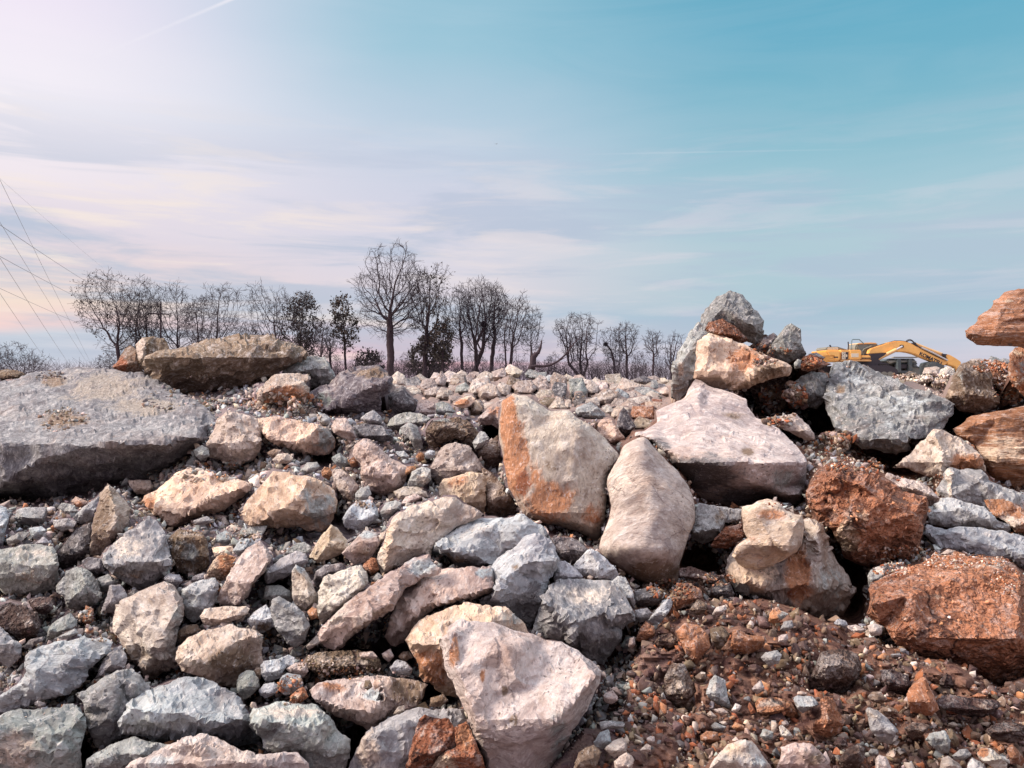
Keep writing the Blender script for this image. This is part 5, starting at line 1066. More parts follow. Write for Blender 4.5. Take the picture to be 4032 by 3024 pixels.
m_ground, t = material('bank_earth')
co = t.n('ShaderNodeNewGeometry').outputs['Position']
spx = t.n('ShaderNodeSeparateXYZ', ins={0: co})
nz = t.noise(co, 1.2, 6, 0.6, 0.4); nz2 = t.noise(co, 9.0, 8, 0.7); nz3 = t.noise(co, 45.0, 5, 0.7)
east = t.mapr(t.math('ADD', t.math('DIVIDE', spx.outputs[0], t.math('MAXIMUM', spx.outputs[1], 0.5)), t.math('MULTIPLY', t.math('SUBTRACT', nz, 0.5), 0.35)), -0.02, 0.2)
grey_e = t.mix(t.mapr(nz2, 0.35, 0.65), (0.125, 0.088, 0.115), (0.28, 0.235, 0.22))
red_e = t.mix(t.mapr(nz2, 0.35, 0.65), (0.07, 0.036, 0.034), (0.27, 0.155, 0.11))
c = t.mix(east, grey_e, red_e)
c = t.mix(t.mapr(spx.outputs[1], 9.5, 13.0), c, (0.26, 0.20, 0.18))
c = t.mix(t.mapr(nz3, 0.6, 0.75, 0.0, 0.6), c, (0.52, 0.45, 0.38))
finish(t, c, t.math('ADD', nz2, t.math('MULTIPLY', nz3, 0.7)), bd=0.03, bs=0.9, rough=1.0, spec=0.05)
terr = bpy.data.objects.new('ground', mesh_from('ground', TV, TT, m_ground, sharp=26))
COL.objects.link(terr); terr['kind'] = 'structure'

# far plain out to the horizon
prof = [(-30, -2.6), (3, -2.6), (12, -2.5), (18, -1.6), (26, -0.7), (40, -0.1), (55, 0.25), (85, 0.1), (120, -0.6), (300, -1.2), (1500, -2.0), (6000, -4.0)]
ys = []
for k in range(len(prof) - 1):
    n = 6 if k < 8 else 3
    ys += [prof[k][0] + (prof[k + 1][0] - prof[k][0]) * q / n for q in range(n)]
ys.append(6000); ys = np.array(ys)
us = np.linspace(-1, 1, 61)
PV = []
for y in ys:
    half = 30 + abs(y) * 1.8
    for u in us:
        x = u * half; z = np.interp(y, [p[0] for p in prof], [p[1] for p in prof])
        if 14 < y < 200: z += 0.25 * float(math.sin(x * 0.13 + y * 0.05) * math.sin(y * 0.11))
        PV.append((x, y, z))
PV = np.array(PV)
m_plain, t = material('field_earth')
co = t.n('ShaderNodeNewGeometry').outputs['Position']
nz = t.noise(co, 0.08, 6, 0.6, 0.4); nz2 = t.noise(co, 1.4, 8, 0.7)
c = t.mix(t.mapr(nz, 0.4, 0.6), (0.30, 0.24, 0.20), (0.16, 0.13, 0.09))
c = t.mix(t.mapr(nz2, 0.5, 0.7, 0.0, 0.6), c, (0.42, 0.36, 0.30))
finish(t, c, nz2, bd=0.05)
pt = quads(np.arange(len(PV)).reshape(len(ys), len(us)))[:, ::-1]
pl_ = bpy.data.objects.new('terrain', mesh_from('terrain', PV, pt, m_plain))
COL.objects.link(pl_); pl_['kind'] = 'structure'
# ------------------------------------------------------------------ loose rubble nobody could count: chips, gravel and crumbs
VIS = np.where(np.isfinite(FRONT), FRONT, 0)
TERRc = TERR.copy()
def hull_stone(rng, n):
    """a few random convex stones as vertex/triangle arrays"""
    import bmesh
    res = []
    for k in range(n):
        bm = bmesh.new()
        m = rng.randint(7, 12)
        p = rng.normal(size=(m, 3)); p /= np.linalg.norm(p, axis=1)[:, None]
        p *= rng.uniform(0.75, 1.2, (m, 1)) * np.array([1.0, rng.uniform(0.55, 0.95), rng.uniform(0.4, 0.8)])
        vs = [bm.verts.new(q) for q in p]
        bmesh.ops.convex_hull(bm, input=vs)
        for v in [v for v in bm.verts if not v.link_faces]: bm.verts.remove(v)
        bmesh.ops.bevel(bm, geom=list(bm.edges), offset=0.03, segments=1, affect='EDGES', clamp_overlap=True)
        bmesh.ops.triangulate(bm, faces=bm.faces)
        bm.verts.index_update()
        V = np.array([v.co[:] for v in bm.verts]); T = np.array([[v.index for v in f.verts] for f in bm.faces])
        bm.free(); res.append((V, T))
    return res
rs = np.random.RandomState(21)
SH = hull_stone(rs, 14)
def rot_mats(n, rs):
    q = rs.normal(size=(n, 4)); q /= np.linalg.norm(q, axis=1)[:, None]
    w_, x, y, z = q.T
    return np.stack([np.stack([1 - 2 * (y * y + z * z), 2 * (x * y - z * w_), 2 * (x * z + y * w_)], 1),
                     np.stack([2 * (x * y + z * w_), 1 - 2 * (x * x + z * z), 2 * (y * z - x * w_)], 1),
                     np.stack([2 * (x * z - y * w_), 2 * (y * z + x * w_), 1 - 2 * (x * x + y * y)], 1)], 1)
BATCH = []
def scatter(px, py, depth, rpx, cols, sink=0.25):
    """px,py photograph position, depth of the surface there, radius in px"""
    n = len(px); R = rot_mats(n, rs)
    rad = rpx * depth / F
    ray = np.stack([(px - CX) / F, np.ones(n), (CY - py) / F], 1)
    pos = ray * (depth - rad * (1 - sink) * 0.6)[:, None] + np.array([0, 0, 0.0])
    kind = rs.randint(0, len(SH), n)
    for k in range(len(SH)):
        m = kind == k
        if not m.any(): continue
        V, T = SH[k]
        VV = np.einsum('nij,vj->nvi', R[m], V) * rad[m][:, None, None] + pos[m][:, None, :]
        TTk = T[None] + (np.arange(m.sum()) * len(V))[:, None, None]
        BATCH.append((VV.reshape(-1, 3), TTk.reshape(-1, 3), np.repeat(cols[m], len(V), 0)))
def pal(names, wts, n):
    idx = rs.choice(len(names), n, p=np.array(wts) / sum(wts))
    base = np.array([TONE[q] for q in names])[idx]
    return np.clip(base * rs.uniform(0.7, 1.25, (n, 1)) * rs.uniform(0.94, 1.06, (n, 3)), 0.02, 0.85)
def flush(name, label, cat, mat):
    global BATCH
    off = 0; Vs = []; Ts = []; Cs = []
    for V, T, C in BATCH:
        Vs.append(V); Ts.append(T + off); Cs.append(C); off += len(V)
    V = np.vstack(Vs); T = np.vstack(Ts); C = np.vstack(Cs)
    ob = bpy.data.objects.new(name, mesh_from(name, V, T, mat, np.concatenate([C, np.ones((len(C), 1))], 1), smooth=False))
    COL.objects.link(ob); ob['kind'] = 'stuff'; ob['label'] = label; ob['category'] = cat
    BATCH = []
    return ob
def cell_of(px, py):
    return np.clip(((py - GY0) / CELL).astype(int), 0, GH - 1), np.clip(((px - GX0) / CELL).astype(int), 0, GW - 1)

m_grav, t = material('gravel_stone')
at = t.n('ShaderNodeAttribute', attribute_name='stain')
co = t.n('ShaderNodeNewGeometry').outputs['Position']
n1 = t.noise(co, 11.0, 7, 0.65, 0.3); n2 = t.noise(co, 60.0, 5, 0.7)
c = t.mix(t.mapr(n1, 0.35, 0.65), t.mix(1.0, at.outputs['Color'], (0.6, 0.56, 0.57), 'MULTIPLY'), t.mix(1.0, at.outputs['Color'], (1.25, 1.22, 1.2), 'MULTIPLY'))
c = t.mix(t.mapr(n2, 0.58, 0.7, 0.0, 0.4), c, (0.7, 0.66, 0.62))
finish(t, c, t.math('ADD', n1, t.math('MULTIPLY', n2, 0.5)), bd=0.012, bs=0.8)

# 1 rubble in the gaps of the grey pile
n = 95000
px = rs.uniform(-1150, 4900, n); py = rs.uniform(1480, 3140, n)
j, i = cell_of(px, py)
gapm = (~np.isfinite(FRONT[j, i])) & (~red[j, i]) & (py > fy_[i] + 4)
keep = gapm & (rs.uniform(size=n) < np.where(TERR[j, i] > 10.5, 0.22, 0.95))
# leave the blackest hollows open
for hx, hy, ha, hb in HOLES: keep &= (((px - hx) / ha) ** 2 + ((py - hy) / hb) ** 2) > 1
px, py, = px[keep], py[keep]; j, i = cell_of(px, py); n = len(px)
r_ = (4 + 22 * rs.power(0.45, n)) * np.where((px < -60) | (px > 4100), 2.2, 1.0)
far_ = TERR[j, i] > 10.5
cl = pal('gwbdBno', [3, 1.2, 2.4, 2.0, 1.6, 1.2, 0.35], n)
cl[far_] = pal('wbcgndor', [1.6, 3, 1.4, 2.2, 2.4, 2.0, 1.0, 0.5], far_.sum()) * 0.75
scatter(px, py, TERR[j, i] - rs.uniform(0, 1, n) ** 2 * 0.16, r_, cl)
# medium fragments jammed between the boulders
n = 9000
px = rs.uniform(-200, 2500, n); py = rs.uniform(1640, 3060, n); j, i = cell_of(px, py)
far_ok = (~np.isfinite(FRONT[j, i])) & (~red[j, i])
for dj, di in ((3, 0), (-3, 0), (0, 3), (0, -3)):
    far_ok &= ~np.isfinite(FRONT[np.clip(j + dj, 0, GH - 1), np.clip(i + di, 0, GW - 1)]) | (rs.uniform(size=n) < 0.35)
far_ok &= rs.uniform(size=n) < 0.85
for hx, hy, ha, hb in HOLES: far_ok &= (((px - hx) / ha) ** 2 + ((py - hy) / hb) ** 2) > 1
px, py, i, j = px[far_ok], py[far_ok], i[far_ok], j[far_ok]; n = len(px)
scatter(px, py, TERR[j, i] - 0.03, 17 + 22 * rs.power(0.6, n), pal('gwbdBn', [3.4, 1.0, 2.4, 1.8, 1.8, 1.0], n), sink=0.4)
# 2 debris lying on rocks and shelves: x, y, rx, ry, n, rmin, rmax, palette
DEB = [(3120, 1560, 60, 60, 200, 6, 22, 'renng'), (3010, 1420, 50, 30, 90, 5, 16, 'rneb'), (250, 1655, 100, 55, 240, 4, 15, 'nbgn'), (660, 1570, 110, 45, 260, 4, 18, 'nbgd'), (820, 1580, 90, 35, 160, 4, 16, 'nbgd'), (1120, 1590, 150, 45, 420, 4, 22, 'nbob'), (1160, 1640, 110, 22, 160, 4, 14, 'nbrb'),
       (790, 1480, 60, 14, 60, 3, 10, 'nb'), (200, 1480, 60, 22, 80, 4, 12, 'nbd'), (750, 1860, 90, 40, 200, 4, 16, 'nbg'), (900, 1850, 110, 40, 220, 5, 20, 'nbgo'), (640, 1870, 60, 30, 90, 4, 14, 'nbg'),
       (1420, 1980, 50, 12, 30, 5, 14, 'nb'), (960, 2110, 70, 30, 130, 4, 12, 'bng'), (750, 2080, 50, 20, 50, 4, 12, 'bn'), (370, 2440, 70, 50, 160, 4, 16, 'bngd'), (400, 2510, 60, 18, 60, 3, 9, 'bn'),
       (1010, 2500, 60, 16, 60, 3, 9, 'bg'), (1400, 2650, 160, 24, 200, 4, 14, 'nbbo'), (1150, 2720, 60, 60, 110, 4, 16, 'nbro'), (1530, 2660, 60, 14, 50, 3, 10, 'bw'), (1270, 2610, 110, 30, 90, 4, 12, 'nb'),
       (3080, 1560, 90, 50, 260, 6, 26, 'rennbg'), (3060, 1640, 70, 40, 150, 6, 20, 'renng'), (3200, 1420, 40, 20, 60, 5, 14, 'rne'), (2840, 1290, 50, 14, 60, 4, 10, 'rn'), (2980, 1370, 60, 22, 80, 5, 14, 'rnne'),
       (3290, 1740, 90, 50, 300, 5, 22, 'rennb'), (3330, 1810, 110, 45, 300, 4, 16, 'rennb'), (3430, 1830, 60, 30, 80, 4, 14, 'rog'), (3380, 1440, 60, 8, 60, 3, 9, 'nbd'), (3520, 1480, 50, 8, 60, 3, 8, 'rn'),
       (3640, 1486, 140, 12, 240, 3, 10, 'bnww'), (3740, 1500, 140, 30, 320, 4, 13, 'wwbc'), (3700, 1540, 80, 20, 100, 4, 12, 'wwb'), (3900, 1440, 70, 30, 160, 4, 12, 'rob'), (3960, 1520, 60, 60, 140, 4, 14, 'robw'),
       (3560, 2180, 130, 30, 300, 4, 12, 'rob'), (3800, 2210, 190, 26, 420, 3, 10, 'roobw'), (3520, 2240, 90, 30, 160, 4, 11, 'rob'), (3620, 1880, 130, 14, 80, 3, 9, 'rnb'), (3960, 2290, 60, 60, 160, 3, 8, 'rob'),
       (3050, 1985, 40, 10, 30, 3, 9, 'rb'), (2270, 1560, 60, 10, 30, 3, 8, 'nb'), (3060, 1380, 60, 14, 50, 4, 10, 'rn'), (2860, 1400, 30, 16, 30, 3, 9, 'ro'), (1440, 1990, 30, 10, 20, 5, 12, 'nb'),
       (530, 2050, 30, 10, 12, 3, 7, 'b'), (150, 2820, 100, 20, 20, 3, 8, 'bg'), (2330, 2640, 60, 20, 20, 3, 7, 'b'), (2820, 2280, 80, 26, 140, 4, 14, 'obn'), (2640, 2320, 90, 40, 260, 5, 16, 'ennr')]
for x, y, rx, ry, n, a, b, pn in DEB:
    th = rs.uniform(0, 6.283, n); q = np.sqrt(rs.uniform(0, 1, n))
    px = x + rx * q * np.cos(th); py = y + ry * q * np.sin(th)
    j, i = cell_of(px, py)
    dep = np.where(np.isfinite(FRONT[j, i]), FRONT[j, i], TERR[j, i])
    ok = (py > fy_[i] - 60) & (dep < 60) & ((dep > 15) if (3500 < x < 3850 and y < 1545) else True)
    px, py, dep = px[ok], py[ok], dep[ok]; n = len(px)
    if not n: continue
    scatter(px, py, dep, a + (b - a) * rs.power(0.5, n), pal(pn, [1] * len(pn), n), sink=0.6)
rub = flush('rubble', 'loose grey and beige rubble filling the gaps between the boulders', 'rubble', m_grav)
# 3 gravel and clods of the red earth bank
n = 16000
px = rs.uniform(2350, 5250, n); py = rs.uniform(1960, 3140, n)
j, i = cell_of(px, py)
ok = red[j, i] & (~np.isfinite(FRONT[j, i]))
px, py = px[ok], py[ok]; j, i = cell_of(px, py); n = len(px)
dens = perlin(np.stack([px / 260, py / 260, np.full(n, 3.3)], 1))
ok = rs.uniform(size=n) < np.clip(0.55 + dens * 0.9 + (py - 2500) / 1400, 0.18, 1.0)
px, py, i, j = px[ok], py[ok], i[ok], j[ok]; n = len(px)
grow = np.interp(py, [2300, 2700, 3024], [0.75, 1.0, 1.35])
scatter(px, py, TERR[j, i], (3 + 24 * rs.power(0.30, n)) * grow, pal('nbrogwcde', [4.2, 2.2, 1.2, 0.4, 1.5, 0.8, 0.5, 1.6, 4.0], n) * 0.85, sink=0.5)
n2_ = 3200
px = rs.uniform(2350, 4200, n2_); py = rs.uniform(2000, 3130, n2_)
j, i = cell_of(px, py); ok = red[j, i] & (~np.isfinite(FRONT[j, i])); px, py, i, j = px[ok], py[ok], i[ok], j[ok]; n = len(px)
scatter(px, py, TERR[j, i], 14 + 26 * rs.power(0.4, n), pal('neor', [4, 4, 0.4, 1.6], n) * 0.9, sink=0.9)
flush('gravel', 'brown, orange and whitish gravel strewn over the red earth', 'gravel', m_grav)
# 4 crumbs stuck on the clay boulders and clods
for r in rocks:
    if r.m != 'clay': continue
    n = int(r.size ** 2 / 1700)
    px = rs.uniform(r.mn[0], r.mx[0], n); py = rs.uniform(r.mn[1], r.mx[1], n)
    dd = edge_dist(r.P, np.stack([px, py], 1))
    j, i = cell_of(px, py)
    ok = inside(r.P, np.stack([px, py], 1)) & np.isfinite(FRONT[j, i]) & (dd > 8)
    ok &= np.array([rocks[OWN[b, a]] is r if OWN[b, a] >= 0 else False for b, a in zip(j, i)], bool)
    px, py, j, i = px[ok], py[ok], j[ok], i[ok]; n = len(px)
    if not n: continue
    base = np.array(TONE[r.tone])
    cols = np.clip(base * rs.uniform(0.7, 1.25, (n, 1)) * rs.uniform(0.92, 1.08, (n, 3)), 0.02, 0.8)
    pl = rs.uniform(size=n) < 0.03
    cols[pl] = pal('bwc', [1, 1, 1], pl.sum())
    scatter(px, py, FRONT[j, i], 3 + 9 * rs.power(0.4, n), cols, sink=1.0)
flush('crumbs', 'crumbling bits of clay and grit stuck on the clay boulders', 'crumbs', m_grav)

# ------------------------------------------------------------------ tubes
def tube_mesh(segs, sides):
    """segs: list of (p0, p1, r0, r1)"""
    P0 = np.array([s[0] for s in segs]); P1 = np.array([s[1] for s in segs]); R0 = np.array([s[2] for s in segs]); R1 = np.array([s[3] for s in segs])
    dvec = P1 - P0; L = np.linalg.norm(dvec, axis=1)[:, None] + 1e-9; dvec = dvec / L
    up = np.where(np.abs(dvec[:, 2:3]) > 0.9, np.array([[1.0, 0, 0]]), np.array([[0, 0, 1.0]]))
    a = np.cross(dvec, up); a /= np.linalg.norm(a, axis=1)[:, None]; b = np.cross(dvec, a)
    ang = np.arange(sides) * 2 * math.pi / sides
    ring = a[:, None] * np.cos(ang)[None, :, None] + b[:, None] * np.sin(ang)[None, :, None]
    A = P0[:, None] + ring * R0[:, None, None]; Bq = (P1 + dvec * np.minimum(R1, 0.3)[:, None] * 0.5)[:, None] + ring * R1[:, None, None]
    V = np.concatenate([A, Bq], 1).reshape(-1, 3)
    k = np.arange(sides); k2 = (k + 1) % sides
    f = np.concatenate([np.stack([k, k2, k2 + sides], 1), np.stack([k, k2 + sides, k + sides], 1)])
    T = (f[None] + (np.arange(len(segs)) * 2 * sides)[:, None, None]).reshape(-1, 3)
    return V, T[:, ::-1]

m_bark, t = material('bark')
co = t.n('ShaderNodeTexCoord').outputs['Object']
nb_ = t.noise(t.vmath('MULTIPLY', co, (6, 6, 1.2)), 1.5, 6, 0.6)
finish(t, t.mix(nb_, (0.03, 0.02, 0.03), (0.075, 0.055, 0.06)), nb_, bd=0.03)
m_twig = plain('twig_bark', (0.035, 0.025, 0.036), 0.9)
m_leaf = plain('dry_leaf', (0.055, 0.045, 0.035), 0.8, wear=0.6, wearcol=(0.14, 0.07, 0.035), scale=0.7)
m_ever = plain('evergreen_leaf', (0.07, 0.06, 0.055), 0.8)

def grow_tree(seed, H, W, clear=0.3, topdx=0.0, multi=1, npts=700, shape='dome', trunk_px=1.0):
    """space colonisation: a skeleton that reaches for points spread through the crown's volume"""
    rg = np.random.RandomState(seed)
    cz0 = clear * H; ch = H - cz0
    n = npts
    u = rg.normal(size=(n * 3, 3)); u /= np.linalg.norm(u, axis=1)[:, None]
    rr = rg.uniform(0, 1, n * 3) ** (1 / 2.6)
    pts = u * rr[:, None]
    pts[:, 2] = (pts[:, 2] + 1) / 2
    z = pts[:, 2]
    prof_ = {'dome': 1.0 - 0.15 * z, 'vase': 0.42 + 0.75 * z, 'tall': 0.8 + 0.0 * z, 'cone': 1.15 - 0.8 * z}[shape]
    lump = np.clip(1 + 0.5 * fbm(pts * 2.2 + seed, 2), 0.5, 1.22)
    X = np.stack([pts[:, 0] * prof_ * lump * W / 2, pts[:, 1] * prof_ * lump * W / 2, cz0 + z * ch * np.clip(0.92 + 0.12 * lump, 0.9, 1.15) * 0.93], 1)
    X = X[perlin(X * (3.2 / W) + seed * 1.7) > -0.14][:n]
    X[:, 0] += topdx * np.clip(X[:, 2] / H, 0, 1) ** 1.3
    step = max(H * 0.0175, 0.12)
    nodes = []; par = []
    for m in range(multi):
        off = np.array([rg.normal() * 0.04 * H, rg.normal() * 0.03 * H, 0]) * (multi > 1)
        tgt = np.array([rg.normal() * W * 0.13 * (multi > 1), rg.normal() * W * 0.13 * (multi > 1), cz0 + ch * (0.12 if multi > 1 else 0.22)])
        tgt[0] += topdx * (tgt[2] / H) ** 1.3
        k = int(tgt[2] / step) + 1; base = len(nodes)
        wx = np.cumsum(rg.normal(size=(k + 1, 2)) * 0.1 * step, 0)
        for i in range(k + 1):
            q = off + (tgt - off) * i / k; q[:2] += wx[i] + (topdx * 0.15 * math.sin(3.14 * i / k) if False else 0)
            nodes.append(q); par.append(len(nodes) - 2 if i else -1)
    nodes = np.array(nodes); par = list(par)
    ntrunk = len(nodes)
    inf = W * 0.9 + ch; kill = step * 1.35
    nodes_l = [nodes]
    cnt_dir = {}
    alive = np.ones(len(X), bool)
    dist = np.full(len(X), 1e9); near = np.zeros(len(X), int)
    start = 0; N = nodes
    for it in range(220):
        new = N[start:]
        if len(new):
            d2 = ((X[:, None, :] - new[None]) ** 2).sum(2); k = d2.argmin(1); dm = np.sqrt(d2[np.arange(len(X)), k])
            bt = dm < dist; dist[bt] = dm[bt]; near[bt] = k[bt] + start
        alive &= dist > kill
        if not alive.any(): break
        start = len(N)
        ids = near[alive]; dv = X[alive] - N[ids]; dv /= np.linalg.norm(dv, axis=1)[:, None]
        un, inv = np.unique(ids, return_inverse=True)
        acc = np.zeros((len(un), 3)); np.add.at(acc, inv, dv)
        # keep heading and lift a little
        pa = np.array(par)[un]; hd = np.where(pa[:, None] >= 0, N[un] - N[np.maximum(pa, 0)], 0); hd /= np.linalg.norm(hd, axis=1)[:, None] + 1e-9
        acc /= np.linalg.norm(acc, axis=1)[:, None] + 1e-9
        dr = acc + 0.6 * hd + np.array([0, 0, 0.30]) + rg.normal(size=acc.shape) * 0.22
        dr /= np.linalg.norm(dr, axis=1)[:, None]
        nn = N[un] + dr * step
        if len(N) > 9000: break
        N = np.vstack([N, nn]); par += list(un)
    par = np.array(par); n = len(N)
    wgt = np.zeros(n); kids = np.bincount(par[par >= 0], minlength=n)
    wgt[kids == 0] = 1.0
    for i in range(n - 1, -1, -1):
        if par[i] >= 0: wgt[par[i]] += wgt[i]
    rad = wgt ** 0.53; rad /= rad.max()
    main = np.zeros(n, bool)
    thr = 0.22
    seg = np.arange(n)[par >= 0]
    A = N[par[seg]]; Bp = N[seg]; ra = np.maximum(rad[par[seg]] * 0.0, 0) + np.minimum(rad[par[seg]], rad[seg] * 1.35); rb = rad[seg]
    lv = np.where(rad[seg] > thr, 0, 2)
    # fine twigs at the ends
    tips = N[kids == 0]; td = N[kids == 0] - N[np.maximum(par[kids == 0], 0)]; td /= np.linalg.norm(td, axis=1)[:, None] + 1e-9
    extra = []
    mids = np.arange(n)[(kids > 0) & (rad < 0.10)]
    src = np.vstack([tips, tips, tips, N[mids]]); sdr = np.vstack([td, td, td, (N[mids] - N[par[mids]]) / step])
    L = step * rg.uniform(1.2, 3.4, (len(src), 1)); dd = sdr + rg.normal(size=src.shape) * 0.55 + np.array([0, 0, 0.15]); dd /= np.linalg.norm(dd, axis=1)[:, None]
    e1 = src + dd * L
    r_t = np.full(len(src), rad[kids == 0].min() * 0.6)
    A = np.vstack([A, src]); Bp = np.vstack([Bp, e1]); ra = np.concatenate([ra, r_t]); rb = np.concatenate([rb, r_t * 0.5]); lv = np.concatenate([lv, np.full(len(src), 3)])
    return A, Bp, ra, rb, lv, e1

def leaf_cards(pts, n, size, rg, jitter):
    k = rg.randint(0, len(pts), n); c = pts[k] + rg.normal(size=(n, 3)) * jitter
    a = rg.normal(size=(n, 3)); a /= np.linalg.norm(a, axis=1)[:, None]
    b = np.cross(a, rg.normal(size=(n, 3))); b /= np.linalg.norm(b, axis=1)[:, None]
    s_ = size * rg.uniform(0.5, 1.3, (n, 1))
    V = np.stack([c - a * s_, c + b * s_ * 0.6, c + a * s_, c - b * s_ * 0.6], 1).reshape(-1, 3)
    T = (np.array([[0, 1, 2], [0, 2, 3]])[None] + (np.arange(n) * 4)[:, None, None]).reshape(-1, 3)
    return V, T

def zplain(y): return float(np.interp(y, [p[0] for p in prof], [p[1] for p in prof]))

def add_tree(seed, bx, topy, crown_px, D, label, r_px=9, clear=0.3, lean=0.0, spread=0.5, multi=1, levels=6, leaves=0, leafmat=None, name='bare_tree', topx=None, group='bare trees along the skyline', density=1.0, twig=1.0, leafsize=0.16, shape='dome'):
    z0 = zplain(D) - 0.1
    H = (CY - topy) / F * D - z0; Wd = crown_px / F * D
    npts = int(np.clip(crown_px * (CY - topy) / 48, 160, 1500) * density)
    A, Bp, ra, rb, lv, tips = grow_tree(seed, H, Wd, clear, ((topx or bx) - bx) / F * D, multi, npts, shape)
    rad = r_px / 2 / F * D
    sc = lambda r: np.maximum(rad * r, 0.0098 * twig * D / 70)
    root = bpy.data.objects.new(name, None); COL.objects.link(root)
    root.location = ((bx - CX) / F * D, D, z0); root.empty_display_size = 0.5
    root['label'] = label; root['category'] = 'tree' if 'shrub' not in name else 'shrub'; root['group'] = group; root['kind'] = 'thing'
    for nm, msk, sides, mt in (('trunk', lv <= 1, 7, m_bark), ('crown', lv > 1, 3, m_twig)):
        segs = list(zip(A[msk], Bp[msk], sc(ra[msk]), sc(rb[msk])))
        if not segs: continue
        V, T = tube_mesh(segs, sides)
        o = bpy.data.objects.new(nm, mesh_from(nm, V, T, mt)); COL.objects.link(o); o.parent = root
    if leaves:
        rg = np.random.RandomState(seed + 7)
        pool = np.vstack([tips, Bp[lv >= 2]])
        V, T = leaf_cards(pool, leaves, leafsize, rg, 0.10)
        o = bpy.data.objects.new('foliage', mesh_from('foliage', V, T, leafmat or m_leaf, smooth=False)); COL.objects.link(o); o.parent = root
    return root

TD_ = 72.0
